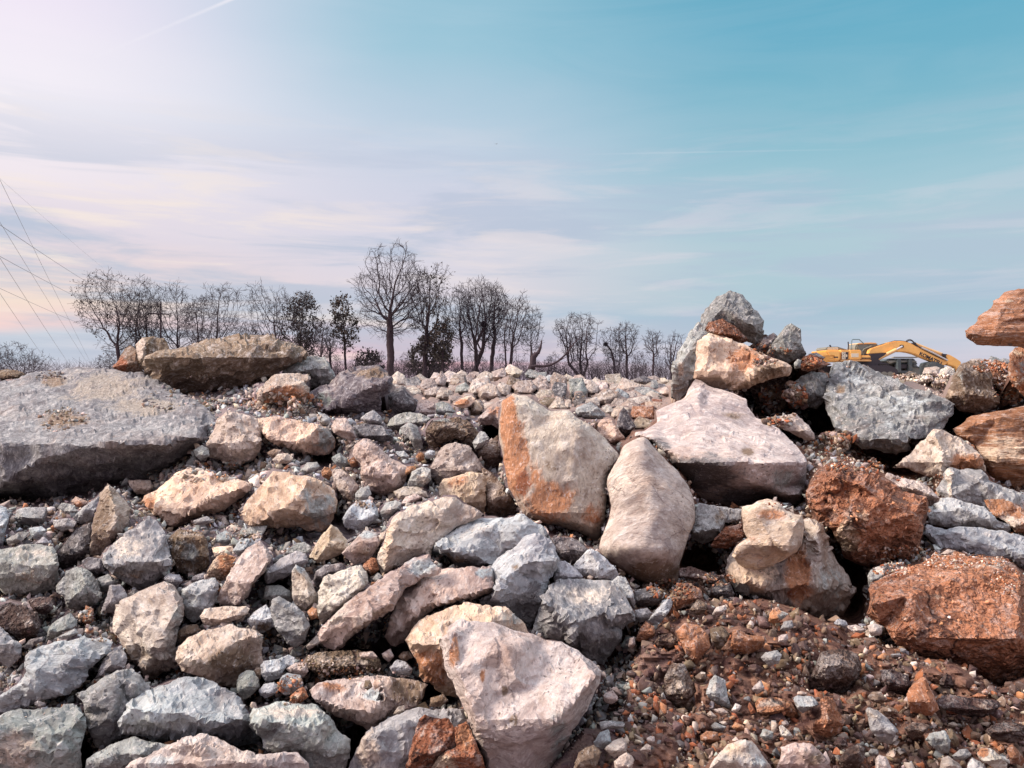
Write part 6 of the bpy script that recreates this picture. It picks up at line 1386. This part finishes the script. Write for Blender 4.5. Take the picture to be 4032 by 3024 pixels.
# seed, base x, top y, crown width, label, options
TREES = [
 (1, 472, 1052, 300, 'outermost bare tree of the row, leaning outward, beside the power lines', dict(shape='vase', density=0.62, r_px=15, lean=-0.35, topx=420, clear=0.16, spread=0.42, leaves=900, leafsize=0.09)),
 (2, 530, 1072, 190, 'slim bare tree just behind the rust-stained shard', dict(density=0.62, r_px=10, clear=0.18, topx=545, spread=0.4)),
 (3, 590, 1140, 170, 'crooked bare tree between the slim tree and the utility pole', dict(shape='vase', density=0.62, r_px=12, clear=0.18, lean=-0.3, topx=560)),
 (4, 716, 1088, 230, 'wind-swept bare tree leaning over the utility pole', dict(density=0.62, r_px=13, clear=0.16, lean=-0.35, topx=660, spread=0.42)),
 (5, 776, 1150, 180, 'low forked bare tree above the long brown boulder', dict(shape='vase', density=0.62, r_px=11, clear=0.14, topx=790)),
 (6, 846, 1094, 230, 'round-crowned bare tree above the middle of the long brown boulder', dict(shape='vase', density=0.62, r_px=12, clear=0.12, topx=870)),
 (7, 1096, 1100, 230, 'domed bare tree standing left of the dark leafy tree', dict(shape='vase', density=0.62, r_px=14, clear=0.2, topx=1060, spread=0.5)),
 (8, 1172, 1140, 190, 'dark leafy tree at the end of the long brown boulder', dict(r_px=14, clear=0.15, topx=1196, leaves=3000, leafsize=0.12, leafmat='e', name='leafy_tree', group='leafy trees on the skyline', shape='tall')),
 (9, 1368, 1153, 100, 'slender tree with clumps of dry leaves at its top', dict(r_px=9, clear=0.35, topx=1341, leaves=1500, leafsize=0.13, name='leafy_tree', group='leafy trees on the skyline', spread=0.32)),
 (10, 1532, 942, 300, 'tallest bare tree with a thick dark trunk', dict(r_px=29, clear=0.30, topx=1548, density=1.5)),
 (11, 1668, 1028, 200, 'second tallest bare tree, narrow and upright', dict(r_px=19, clear=0.24, topx=1700, density=1.2, shape='vase', leaves=500, leafsize=0.12)),
 (12, 1826, 1120, 130, 'bare tree close beside the dense twin-trunked tree', dict(r_px=12, clear=0.35, topx=1800, spread=0.36)),
 (13, 1884, 1086, 250, 'dense broad bare tree with many rising limbs', dict(r_px=17, clear=0.22, topx=1888, multi=3, density=1.5, shape='vase')),
 (14, 1934, 1110, 150, 'bare tree with a straight trunk right of the dense broad tree', dict(r_px=16, clear=0.3, topx=1955, spread=0.34)),
 (15, 1996, 1146, 140, 'several-stemmed bare tree leaning to one side of the dense group', dict(r_px=12, clear=0.3, topx=2050, multi=2, spread=0.34)),
 (16, 2086, 1196, 100, 'faint thin bare tree between the dense group and the broken tree', dict(r_px=7, clear=0.3, topx=2104, spread=0.34)),
 (17, 2286, 1216, 210, 'vase-shaped bare tree behind the long fallen limb', dict(r_px=12, clear=0.16, topx=2270, multi=3, shape='vase')),
 (18, 2424, 1285, 120, 'bare tree with curved stems, first of the far right group', dict(shape='vase', r_px=10, clear=0.2, topx=2410, multi=2)),
 (19, 2468, 1260, 110, 'upright bare tree taller than its neighbours in the far right group', dict(shape='vase', r_px=11, clear=0.28, topx=2466, spread=0.4)),
 (20, 2572, 1294, 90, 'slender bare tree alone near the tan-grey boulder', dict(shape='vase', r_px=9, clear=0.34, topx=2576, spread=0.42)),
 (21, 2634, 1300, 90, 'last bare tree, touching the tan-grey boulder', dict(shape='vase', r_px=9, clear=0.2, topx=2660, multi=2)),
 (22, 1690, 1315, 170, 'dark evergreen bush at the foot of the second tallest tree', dict(r_px=9, clear=0.08, leaves=2000, leafsize=0.16, leafmat='e', name='leafy_tree', group='leafy trees on the skyline', spread=0.5)),
 (23, 1448, 1375, 100, 'low dark shrub left of the thick dark trunk', dict(r_px=7, clear=0.08, leaves=1300, leafsize=0.14, leafmat='e', name='leafy_shrub', group='leafy trees on the skyline')),
 (24, 60, 1338, 260, 'bare bush alone on the skyline at the left edge', dict(r_px=7, clear=0.05, multi=3, topx=40, name='bare_shrub', spread=0.5)),
 (25, 1745, 1240, 90, 'half-leafed tree between the evergreen bush and the dense group', dict(r_px=9, clear=0.3, leaves=1100, leafsize=0.13, name='leafy_tree', group='leafy trees on the skyline', spread=0.36)),
 (26, 1258, 1250, 110, 'thin bare tree between the dark leafy tree and the slender one', dict(r_px=8, clear=0.3, topx=1280, multi=2)),
 (27, 960, 1250, 120, 'small leaning bare tree in the gap of the left row', dict(r_px=8, clear=0.2, topx=990, lean=0.2)),
 (28, 440, 1370, 120, 'low bare shrub by the rust-stained shard', dict(r_px=5, clear=0.1, topx=420, name='bare_shrub')),
 (29, 1310, 1300, 70, 'crooked dark-stemmed tree beside the slender leafy one', dict(r_px=10, clear=0.45, topx=1290, spread=0.5, lean=0.2)),
]
for seed, bx, ty, cw, lab, kw in TREES:
    if kw.get('leafmat') == 'e': kw['leafmat'] = m_ever
    kw = dict(kw)
    add_tree(seed * 13 + 5, bx, ty, cw, TD_ + (seed % 5) * 1.2, lab, **kw)
# understorey: a few kinds of thin sapling, copied along the skyline
protos = []
for k in range(4):
    pr = add_tree(300 + k, 1200, 1330, 75, 80.0, 'thin grey sapling in the undergrowth along the skyline', r_px=4.5, clear=0.2, multi=(1, 2, 1, 3)[k], levels=5, name='sapling', group='saplings of the undergrowth', spread=0.4)
    protos.append(pr)
spots = [(1225, 80), (1290, 62), (1330, 85), (1400, 95), (1420, 60), (1480, 75), (1500, 100), (1590, 80), (1610, 105), (1640, 70), (1720, 80), (1770, 100), (1800, 75), (1850, 90), (1970, 90), (2030, 100), (2060, 70), (2120, 60), (2160, 80), (2200, 65), (2230, 60),
         (2330, 75), (2360, 60), (2395, 85), (2440, 70), (2500, 85), (2520, 100), (2545, 70), (2600, 80), (2650, 60), (900, 90), (940, 80), (1010, 100), (1050, 70), (640, 90), (810, 80), (690, 70), (2180, 95), (1900, 80), (1560, 60)]
for k, (sx, hp) in enumerate(spots):
    D = 76 + (k * 37 % 17); pr = protos[k % 4]
    if k < 4: rt = pr
    else:
        rt = pr.copy(); COL.objects.link(rt)
        for ch in pr.children:
            c_ = ch.copy(); COL.objects.link(c_); c_.parent = rt
    z0 = zplain(D) - 0.1
    rt.location = ((sx - CX) / F * D, D, z0)
    H0 = (CY - 1330) / F * 80 - (zplain(80) - 0.1)
    Hh = ((CY - (1475 - hp)) / F * D - z0)
    f = Hh / H0; rt.scale = (f * (0.8 + 0.1 * (k % 5)), f, f); rt.rotation_euler = (0, 0, k * 1.7)
# brushwood at the trees' feet
rg = np.random.RandomState(4)
segs = []
for k in range(4200):
    x = rg.uniform(-46, 16); y = rg.uniform(66, 84); z = zplain(y)
    if rg.uniform() < 0.25 and x < -20: continue
    h = rg.uniform(0.9, 2.3); dv = rg.normal(size=2) * 0.35 * h
    p0 = np.array([x, y, z - 0.1]); p1 = p0 + np.array([dv[0] * 0.5, dv[1] * 0.5, h * 0.55]); p2 = p0 + np.array([dv[0] * 1.4, dv[1], h])
    segs += [(p0, p1, 0.014, 0.010), (p1, p2, 0.010, 0.006), (p1, p1 + np.array([-dv[0] * 0.7, dv[1], h * 0.4]), 0.008, 0.005)]
V, T = tube_mesh(segs, 3)
o = bpy.data.objects.new('undergrowth', mesh_from('undergrowth', V, T, m_twig)); COL.objects.link(o)
o['kind'] = 'stuff'; o['label'] = 'brown leafless brushwood along the feet of the trees'; o['category'] = 'undergrowth'

# the broken tree with its fallen limb
D = 68.0
def P3(px, py, D): return np.array([(px - CX) / F * D, D, (CY - py) / F * D])
TR = lambda x, y: (1200 + x * 0.7233, 900 + y * 0.7233)
broken = bpy.data.objects.new('broken_tree', None); COL.objects.link(broken)
bp = P3(*TR(1235, 760), D); z0 = zplain(D) - 0.1
broken.location = (bp[0], D, z0); borg = np.array([bp[0], D, z0])
broken['label'] = 'broken dark tree with one jagged stub and a long limb bent to the ground'; broken['category'] = 'tree'; broken['kind'] = 'thing'
def chain(pts, r0, r1, D, wob=0.0):
    Q = [P3(*TR(*p), D) - borg for p in pts]; out_ = []
    for k in range(len(Q) - 1):
        a = r0 + (r1 - r0) * k / (len(Q) - 1); b = r0 + (r1 - r0) * (k + 1) / (len(Q) - 1)
        out_.append((Q[k], Q[k + 1], a, b))
    return out_
sg = [(np.array([0, 0, 0.0]), P3(*TR(1235, 760), D) - borg, 0.34, 0.32)] + chain([(1235, 762), (1242, 735), (1245, 700), (1258, 685)], 0.32, 0.22, D) + chain([(1250, 690), (1272, 675), (1284, 645), (1290, 610)], 0.2, 0.05, D) + chain([(1250, 705), (1238, 690), (1236, 665)], 0.14, 0.03, D)
V, T = tube_mesh(sg, 7); o = bpy.data.objects.new('trunk', mesh_from('trunk', V, T, m_bark)); COL.objects.link(o); o.parent = broken
sg = chain([(1235, 752), (1260, 748), (1300, 750), (1340, 742), (1375, 725), (1410, 695), (1440, 660), (1470, 620), (1500, 590)], 0.17, 0.04, D - 0.5)
sg += chain([(1375, 725), (1400, 712), (1440, 690)], 0.06, 0.02, D) + chain([(1440, 660), (1446, 630), (1462, 600)], 0.04, 0.015, D) + chain([(1410, 695), (1440, 672), (1480, 650)], 0.04, 0.015, D) + chain([(1300, 750), (1320, 738), (1335, 715)], 0.05, 0.015, D)
V, T = tube_mesh(sg, 6); o = bpy.data.objects.new('fallen_limb', mesh_from('fallen_limb', V, T, m_bark)); COL.objects.link(o); o.parent = broken

# utility pole and wires
D = 74.0
ZT = lambda x, y: (x * 0.5877, 900 + y * 0.5877)
pole = bpy.data.objects.new('utility_pole', None); COL.objects.link(pole)
b0 = P3(*ZT(1076, 700), D); pole.location = (b0[0], D, zplain(D) - 0.2); po = np.array(pole.location)
pole['label'] = 'short dark wooden utility pole with a crossarm among the bare trees'; pole['category'] = 'utility pole'; pole['kind'] = 'thing'
topz = P3(*ZT(1078, 492), D) - po
V, T = tube_mesh([(np.zeros(3), topz, 0.11, 0.07)], 9); o = bpy.data.objects.new('post', mesh_from('post', V, T, m_bark)); COL.objects.link(o); o.parent = pole
ca, cb = P3(*ZT(1005, 568), D) - po, P3(*ZT(1130, 574), D) - po
V, T = tube_mesh([(ca, cb, 0.06, 0.06)], 4); o = bpy.data.objects.new('crossarm', mesh_from('crossarm', V, T, m_bark)); COL.objects.link(o); o.parent = pole
m_wire = plain('wire_metal', (0.26, 0.30, 0.34), 0.5, 0.3)
WIRES = [((-60, 838), (341, 1109), .034, 30, 'darkest power line, ending at the outermost bare tree near its top'), ((-60, 970), (353, 1194), .03, 30, 'power line ending halfway up the outermost bare tree'),
         ((-60, 1102), (364, 1294), .024, 32, 'power line ending low in the outermost bare tree'), ((-60, 770), (353, 1444), .02, 28, 'steep power line, one of the close pair crossing the others'),
         ((-40, 620), (366, 1446), .02, 28, 'steepest power line of the close pair crossing the others'), ((-60, 915), (284, 1452), .024, 28, 'steep power line dropping behind the cream back of the grey slab'),
         ((-60, 1060), (208, 1455), .022, 28, 'short steep power line dropping nearest to the bare bush'), ((-60, 645), (405, 1055), .012, 40, 'faint thin power line highest above the bare trees')]
for a, b, rd, D0, lab in WIRES:
    A, Bq = P3(*a, D0), P3(*b, 74.0)
    # extend beyond the frame and sag slightly
    A = A + (A - Bq) * 0.25
    pts = [A + (Bq - A) * q + np.array([0, 0, -4 * 0.10 * q * (1 - q)]) for q in np.linspace(0, 1, 14)]
    V, T = tube_mesh([(pts[k], pts[k + 1], rd * 0.38, rd * 0.38) for k in range(13)], 5)
    o = bpy.data.objects.new('power_line', mesh_from('power_line', V - A, T, m_wire)); o.location = A; COL.objects.link(o)
    o['label'] = lab; o['category'] = 'power line'; o['group'] = 'power lines coming down over the slab'; o['kind'] = 'thing'

# ------------------------------------------------------------------ excavator
DX = 58.0
EO = P3(*(3150 + 600 * .31646, 1280 + 455 * .31646), DX); gz = zplain(DX)
EOo = np.array([EO[0], DX, gz])
exc = bpy.data.objects.new('excavator', None); COL.objects.link(exc); exc.location = EOo
exc['label'] = 'yellow crawler excavator parked behind the big blue-grey boulder, boom reaching down'; exc['category'] = 'excavator'; exc['kind'] = 'thing'
m_yel = plain('yellow_paint', (0.92, 0.52, 0.15), 0.5, wear=0.5, wearcol=(0.62, 0.30, 0.11), scale=2.0)
m_yel2 = plain('pale_yellow_paint', (0.78, 0.48, 0.20), 0.5, wear=0.4, wearcol=(0.45, 0.3, 0.18), scale=2.0)
m_blk = plain('black_paint', (0.030, 0.026, 0.034), 0.5)
m_gry = plain('machine_grey', (0.20, 0.20, 0.17), 0.6, wear=0.5, wearcol=(0.08, 0.08, 0.07), scale=3.0)
m_wht = plain('white_plate', (0.72, 0.66, 0.52), 0.5)
m_rail = plain('rail_metal', (0.16, 0.24, 0.26), 0.4, 0.3)
m_chr = plain('cylinder_rod', (0.62, 0.62, 0.62), 0.25, 0.6)
m_glass = plain('cab_glass', (0.17, 0.18, 0.15), 0.12)
m_truck = plain('dark_machine_paint', (0.065, 0.085, 0.095), 0.55, wear=0.5, wearcol=(0.16, 0.16, 0.14), scale=2.5)
m_truck2 = plain('dusty_machine_paint', (0.20, 0.21, 0.19), 0.7, wear=0.5, wearcol=(0.34, 0.30, 0.24), scale=2.0)
def Z(x, y, D=DX): return P3(3150 + x * .31646, 1280 + y * .31646, D)
def slab(name, parent, org, pts, yc, th, mat, D=DX, bev=0.05):
    """profile traced in the plane at distance D, given real thickness th along y, bevelled"""
    import bmesh
    bm = bmesh.new()
    q = [Z(x, y, D) - org for x, y in pts]
    f0 = [bm.verts.new((p[0], yc - th / 2, p[2])) for p in q]
    face = bm.faces.new(f0)
    r_ = bmesh.ops.extrude_face_region(bm, geom=[face])
    for v in [g for g in r_['geom'] if isinstance(g, bmesh.types.BMVert)]: v.co.y += th
    bmesh.ops.recalc_face_normals(bm, faces=bm.faces)
    if bev: bmesh.ops.bevel(bm, geom=[e for e in bm.edges if len(e.link_faces) == 2 and e.calc_face_angle(0) > 0.5], offset=bev, segments=2, affect='EDGES', clamp_overlap=True)
    me = bpy.data.meshes.new(name); bm.to_mesh(me); bm.free(); me.materials.append(mat)
    o = bpy.data.objects.new(name, me); COL.objects.link(o); o.parent = parent
    return o
def tube(name, parent, org, pts, r_, mat, yc=0.0, sides=8, D=DX):
    q = [Z(x, y, D) - org + np.array([0, yc, 0]) for x, y in pts]
    V, T = tube_mesh([(q[k], q[k + 1], r_, r_) for k in range(len(q) - 1)], sides)
    o = bpy.data.objects.new(name, mesh_from(name, V, T, mat)); COL.objects.link(o); o.parent = parent
    return o
def lettering(parent, org, txt, x, y, hpx, yc, mat, rot=0.0, D=DX, squeeze=1.0, name='lettering', bold=0.012):
    cu = bpy.data.curves.new(name, 'FONT'); cu.body = txt; cu.size = hpx * .31646 / F * D / 0.70; cu.extrude = 0.008; cu.offset = bold
    cu.materials.append(mat)
    o = bpy.data.objects.new(name, cu); COL.objects.link(o); o.parent = parent
    p = Z(x, y, D) - org; o.location = (p[0], yc, p[2]); o.rotation_euler = (math.radians(90), 0, 0)
    o.rotation_euler = (math.radians(90), math.radians(rot), 0); o.scale = (squeeze, 1, 1)
    bpy.context.view_layer.update()
    me = bpy.data.meshes.new_from_object(o.evaluated_get(bpy.context.evaluated_depsgraph_get()))
    o2 = bpy.data.objects.new(name, me); COL.objects.link(o2); o2.parent = parent
    o2.location, o2.rotation_euler, o2.scale = o.location.copy(), o.rotation_euler.copy(), o.scale.copy()
    bpy.data.objects.remove(o)
    return o2
BW = 1.5   # half width of the house
slab('counterweight', exc, EOo, [(208, 330), (260, 318), (404, 318), (404, 456), (330, 456), (318, 420), (312, 402), (262, 398), (234, 362)], 0, 3.0, m_yel, bev=0.12)
slab('exhaust_slot', exc, EOo, [(314, 401), (368, 401), (368, 416), (318, 416)], -1.5, 0.03, m_blk, bev=0)
slab('engine_panel', exc, EOo, [(407, 318), (506, 318), (500, 436), (410, 436)], 0, 2.9, m_yel, bev=0.02)
slab('black_panel', exc, EOo, [(411, 345), (496, 345), (492, 434), (413, 434)], -1.46, 0.03, m_blk, bev=0)
slab('body_panel', exc, EOo, [(509, 318), (640, 318), (655, 328), (650, 384), (650, 436), (503, 436)], 0, 3.0, m_yel, bev=0.08)
slab('tool_box', exc, EOo, [(653, 384), (756, 384), (772, 396), (774, 436), (653, 436)], 0, 2.96, m_yel, bev=0.06)
slab('lower_frame', exc, EOo, [(404, 439), (780, 439), (782, 458), (404, 458)], 0, 2.96, m_yel2, bev=0.04)
slab('cab_step', exc, EOo, [(657, 330), (690, 322), (708, 350), (706, 380), (657, 381)], 0.2, 2.2, m_gry, bev=0.03)
slab('maker_plate', exc, EOo, [(527, 362), (617, 362), (615, 408), (529, 408)], -1.51, 0.02, m_wht, bev=0)
slab('engine_hood', exc, EOo, [(262, 316), (270, 282), (292, 277), (408, 275), (442, 286), (545, 316)], 0.1, 2.0, m_gry, bev=0.06)
for k in range(7): slab('hood_vent', exc, EOo, [(288 + k * 17, 300), (298 + k * 17, 300), (298 + k * 17, 306), (288 + k * 17, 306)], -0.92, 0.02, m_blk, bev=0)
slab('hood_vent_frame', exc, EOo, [(283, 287), (408, 284), (410, 314), (283, 314)], -0.90, 0.02, m_wht, bev=0)
tube('exhaust_pipe', exc, EOo, [(386, 278), (378, 262), (372, 254)], 0.06, m_blk)
tube('handrail', exc, EOo, [(548, 318), (552, 250), (558, 200), (566, 190), (645, 190), (668, 210), (702, 240)], 0.035, m_rail, -1.2)
tube('handrail', exc, EOo, [(572, 318), (574, 260), (570, 215)], 0.045, m_blk, -0.4)
slab('air_filter', exc, EOo, [(606, 318), (606, 297), (620, 297), (620, 318)], -0.3, 0.3, m_blk, bev=0.03)
cab = slab('cab', exc, EOo, [(692, 322), (690, 280), (702, 240), (722, 226), (950, 226), (988, 242), (900, 282), (840, 318), (812, 400), (790, 452), (760, 452), (752, 384), (712, 380)], 0.75, 1.5, m_gry, bev=0.08)
o = slab('roof', exc, EOo, [(706, 238), (724, 224), (880, 216), (948, 222), (952, 234), (720, 240)], 0.72, 1.6, m_yel2, bev=0.04)
slab('window', cab, EOo, [(716, 256), (820, 246), (860, 262), (812, 300), (796, 330), (722, 330)], -0.02, 0.04, m_glass, bev=0)
slab('window', cab, EOo, [(838, 250), (930, 240), (900, 262), (860, 276)], -0.02, 0.04, m_glass, bev=0)
tube('window_bar', cab, EOo, [(700, 262), (760, 340), (800, 400), (822, 460)], 0.05, m_gry, -0.1)
tube('window_bar', cab, EOo, [(880, 262), (790, 300), (748, 352)], 0.05, m_gry, -0.1)
slab('turret', exc, EOo, [(790, 366), (830, 362), (1010, 350), (985, 378), (905, 430), (960, 470), (1050, 484), (1040, 500), (850, 490), (800, 460)], 0.1, 2.0, m_blk, bev=0.04)
slab('slew_ring', exc, EOo, [(560, 460), (900, 460), (900, 520), (560, 520)], 0, 2.0, m_blk, bev=0.05)
def track(y):
    pr = [(300, 560), (340, 520), (420, 505), (980, 505), (1080, 540), (1104, 590), (1080, 640), (1000, 668), (420, 668), (330, 640)]
    tr = slab('track', exc, EOo, pr, y, 0.6, m_blk, bev=0.08)
    for k in range(9):
        import bmesh
        bm = bmesh.new(); bmesh.ops.create_cone(bm, cap_ends=True, segments=16, radius1=0.26, radius2=0.26, depth=0.66)
        for v in bm.verts: v.co = Vector((v.co.x, v.co.z, v.co.y))
        me = bpy.data.meshes.new('track_wheel'); bm.to_mesh(me); bm.free(); me.materials.append(m_gry)
        p = Z(390 + k * 76, 625) - EOo
        w_ = bpy.data.objects.new('wheel', me); COL.objects.link(w_); w_.parent = tr; w_.location = (p[0], y, p[2])
track(-1.25); track(1.25)
slab('boom', exc, EOo, [(812, 364), (826, 320), (846, 292), (1000, 243), (1080, 216), (1150, 202), (1230, 202), (1290, 210), (1340, 228), (1410, 268), (1480, 300), (1560, 340), (1640, 384), (1720, 420), (1790, 452), (1800, 472), (1770, 492), (1742, 512), (1640, 470), (1540, 428), (1460, 396), (1400, 368), (1330, 348), (1250, 336), (1170, 338), (1080, 346), (1000, 354)], -0.15, 0.62, m_yel, bev=0.05)
tube('boom_edge', exc, EOo, [(812, 310), (846, 288), (1000, 240), (1150, 199), (1230, 199), (1290, 207), (1410, 264)], 0.03, m_blk, -0.3, 5)
slab('boom_pivot', exc, EOo, [(1225 + 27 * math.cos(a * math.pi / 8), 270 + 21 * math.sin(a * math.pi / 8)) for a in range(16)], -0.48, 0.06, m_blk, bev=0.01)
for yc in (-0.72, 0.42):
    tube('lift_cylinder', exc, EOo, [(868, 446), (1125, 318)], 0.14, m_yel2, yc, 12)
    tube('cylinder_rod', exc, EOo, [(1125, 318), (1208, 274)], 0.075, m_chr, yc, 10)
tube('arm_cylinder', exc, EOo, [(1410, 232), (1580, 300), (1745, 362)], 0.13, m_yel2, -0.1, 12)
tube('cylinder_rod', exc, EOo, [(1460, 284), (1600, 346), (1782, 440)], 0.07, m_chr, -0.52, 10)
tube('hydraulic_hose', exc, EOo, [(1290, 206), (1312, 188), (1340, 181), (1366, 190), (1390, 212), (1404, 240)], 0.03, m_blk, -0.3, 6)
tube('hydraulic_hose', exc, EOo, [(1284, 212), (1316, 198), (1350, 196), (1376, 216), (1420, 262), (1500, 310), (1640, 380), (1740, 424)], 0.04, m_blk, -0.42, 6)
slab('hose_bracket', exc, EOo, [(1380, 222), (1404, 218), (1416, 244), (1440, 268), (1410, 268), (1370, 236)], -0.2, 0.5, m_blk, bev=0.02)
slab('arm', exc, EOo, [(1752, 372), (1784, 362), (1832, 372), (1900, 410), (1968, 456), (1976, 474), (1946, 520), (2010, 640), (1960, 640), (1890, 520), (1800, 494), (1792, 460), (1796, 420)], -0.12, 0.5, m_yel, bev=0.05)
slab('arm_bracket', exc, EOo, [(1740, 352), (1752, 360), (1800, 364), (1784, 384), (1790, 420), (1800, 446), (1782, 444), (1772, 398), (1740, 372)], -0.1, 0.56, m_blk, bev=0.02)
bk = slab('bucket', exc, EOo, [(1524, 486), (1552, 468), (1590, 458), (1630, 462), (1742, 512), (1716, 540), (1688, 548), (1660, 574), (1650, 640), (1560, 650), (1548, 620), (1532, 560)], -0.12, 1.4, m_truck, bev=0.08)
for k in range(4): slab('tooth', bk, EOo, [(1545, 645), (1565, 645), (1556, 690)], -0.68 + k * 0.38, 0.14, m_gry, bev=0.01)
slab('bucket_link', exc, EOo, [(1700, 500), (1742, 508), (1960, 600), (1950, 630), (1720, 540)], -0.12, 0.3, m_truck, bev=0.02)
lettering(exc, EOo, 'KOMATSU', 1438, 372, 44, -0.472, m_blk, rot=25.5, squeeze=1.02)
lettering(exc, EOo, 'PC', 418, 372, 24, -1.486, m_wht, bold=0.02)
lettering(exc, EOo, '300', 418, 402, 24, -1.486, m_wht, bold=0.02, squeeze=1.2)
lettering(exc, EOo, 'LC', 418, 430, 24, -1.486, m_wht, bold=0.02)
lettering(exc, EOo, 'KOMATSU', 656, 427, 14, -1.486, m_blk, squeeze=1.4)

# ------------------------------------------------------------------ haul truck behind it, seen from the rear
DT = 66.0
TO = Z(1180, 600, DT); TO = np.array([TO[0], DT, zplain(DT)])
trk = bpy.data.objects.new('haul_truck', None); COL.objects.link(trk); trk.location = TO
trk['label'] = 'dark dump truck seen from behind, under the raised excavator boom'; trk['category'] = 'dump truck'; trk['kind'] = 'thing'
q = dict(D=DT)
slab('top_rail', trk, TO, [(1042, 402), (1332, 402), (1338, 416), (1036, 416)], -1.5, 0.4, m_truck2, bev=0.03, **q)
body = slab('dump_body', trk, TO, [(1024, 420), (1338, 420), (1386, 494), (1300, 492), (1060, 492), (980, 450)], 1.2, 4.6, m_truck, bev=0.05, **q)
slab('tailgate_bar', body, TO, [(980, 450), (1060, 446), (1330, 446), (1345, 470), (1060, 470), (1020, 486)], -1.35, 0.3, m_truck2, bev=0.04, **q)
for x0, x1 in ((1024, 1086), (1136, 1218), (1272, 1284), (1292, 1320)):
    slab('slot', body, TO, [(x0, 425), (x1, 425), (x1, 442), (x0, 442)], -1.12, 0.06, m_blk, bev=0, **q)
for x in (1090, 1226):
    slab('frame_post', trk, TO, [(x, 428), (x + 40, 428), (x + 44, 596), (x, 596)], -1.5, 0.5, m_truck, bev=0.03, **q)
slab('axle_beam', trk, TO, [(1080, 570), (1280, 570), (1280, 604), (1080, 604)], -1.3, 0.7, m_truck, bev=0.04, **q)
slab('chassis', trk, TO, [(1134, 494), (1224, 494), (1224, 545), (1134, 545)], -0.5, 2.0, m_blk, bev=0.03, **q)
slab('fender', trk, TO, [(1275, 494), (1384, 500), (1420, 516), (1484, 530), (1500, 560), (1510, 640), (1275, 640)], 0.6, 2.6, m_truck2, bev=0.06, **q)
slab('fender_edge', trk, TO, [(1275, 508), (1390, 516), (1486, 532), (1486, 542), (1390, 528), (1275, 520)], -0.75, 0.1, m_truck, bev=0, **q)
slab('mudguard', trk, TO, [(940, 516), (1020, 524), (1090, 560), (1104, 600), (1060, 640), (900, 640)], 0.3, 2.0, m_blk, bev=0.05, **q)
for xw in (1000, 1180, 1380):
    import bmesh
    bm = bmesh.new(); bmesh.ops.create_cone(bm, cap_ends=True, segments=24, radius1=0.85, radius2=0.85, depth=0.7)
    bmesh.ops.bevel(bm, geom=[e for e in bm.edges if e.calc_face_angle(0) > 1], offset=0.1, segments=2, affect='EDGES')
    for v in bm.verts: v.co = Vector((v.co.z, v.co.x, v.co.y))
    me = bpy.data.meshes.new('wheel'); bm.to_mesh(me); bm.free(); me.materials.append(m_blk)
    o = bpy.data.objects.new('wheel', me); COL.objects.link(o); o.parent = trk
    o.location = (Z(xw, 600, DT)[0] - TO[0], 0.2, 0.85)

# small bird far up in the sky
D = 60.0
bq = P3(1955, 567, D)
import bmesh
bm = bmesh.new()
prf = [(-0.16, 0, 0.0), (-0.10, 0.02, 0.03), (0.02, 0.035, 0.035), (0.10, 0.02, 0.02), (0.16, 0.0, 0.0)]
rings = []
for x, ry, rz in prf:
    rings.append([bm.verts.new((x, math.cos(a) * max(ry, .004), math.sin(a) * max(rz, .004))) for a in np.linspace(0, 2 * math.pi, 7)[:-1]])
for a, b in zip(rings[:-1], rings[1:]):
    for k in range(6): bm.faces.new((a[k], a[(k + 1) % 6], b[(k + 1) % 6], b[k]))
for sg_ in (-1, 1):
    w1 = [bm.verts.new(p) for p in ((0.06, 0.02 * sg_, 0.02), (-0.06, 0.02 * sg_, 0.02), (-0.05, 0.17 * sg_, 0.07), (0.05, 0.17 * sg_, 0.075))]
    w2 = [bm.verts.new(p) for p in ((-0.08, 0.36 * sg_, 0.03),)]
    bm.faces.new(w1); bm.faces.new((w1[2], w1[3], w2[0]))
me = bpy.data.meshes.new('bird'); bm.to_mesh(me); bm.free(); me.materials.append(m_gry)
bird = bpy.data.objects.new('bird', me); COL.objects.link(bird); bird.location = bq; bird.scale = (0.55, 0.55, 0.55); bird.rotation_euler = (0.15, -0.2, 0.9)
bird['label'] = 'tiny grey bird flying high above the trees'; bird['category'] = 'bird'; bird['kind'] = 'thing'
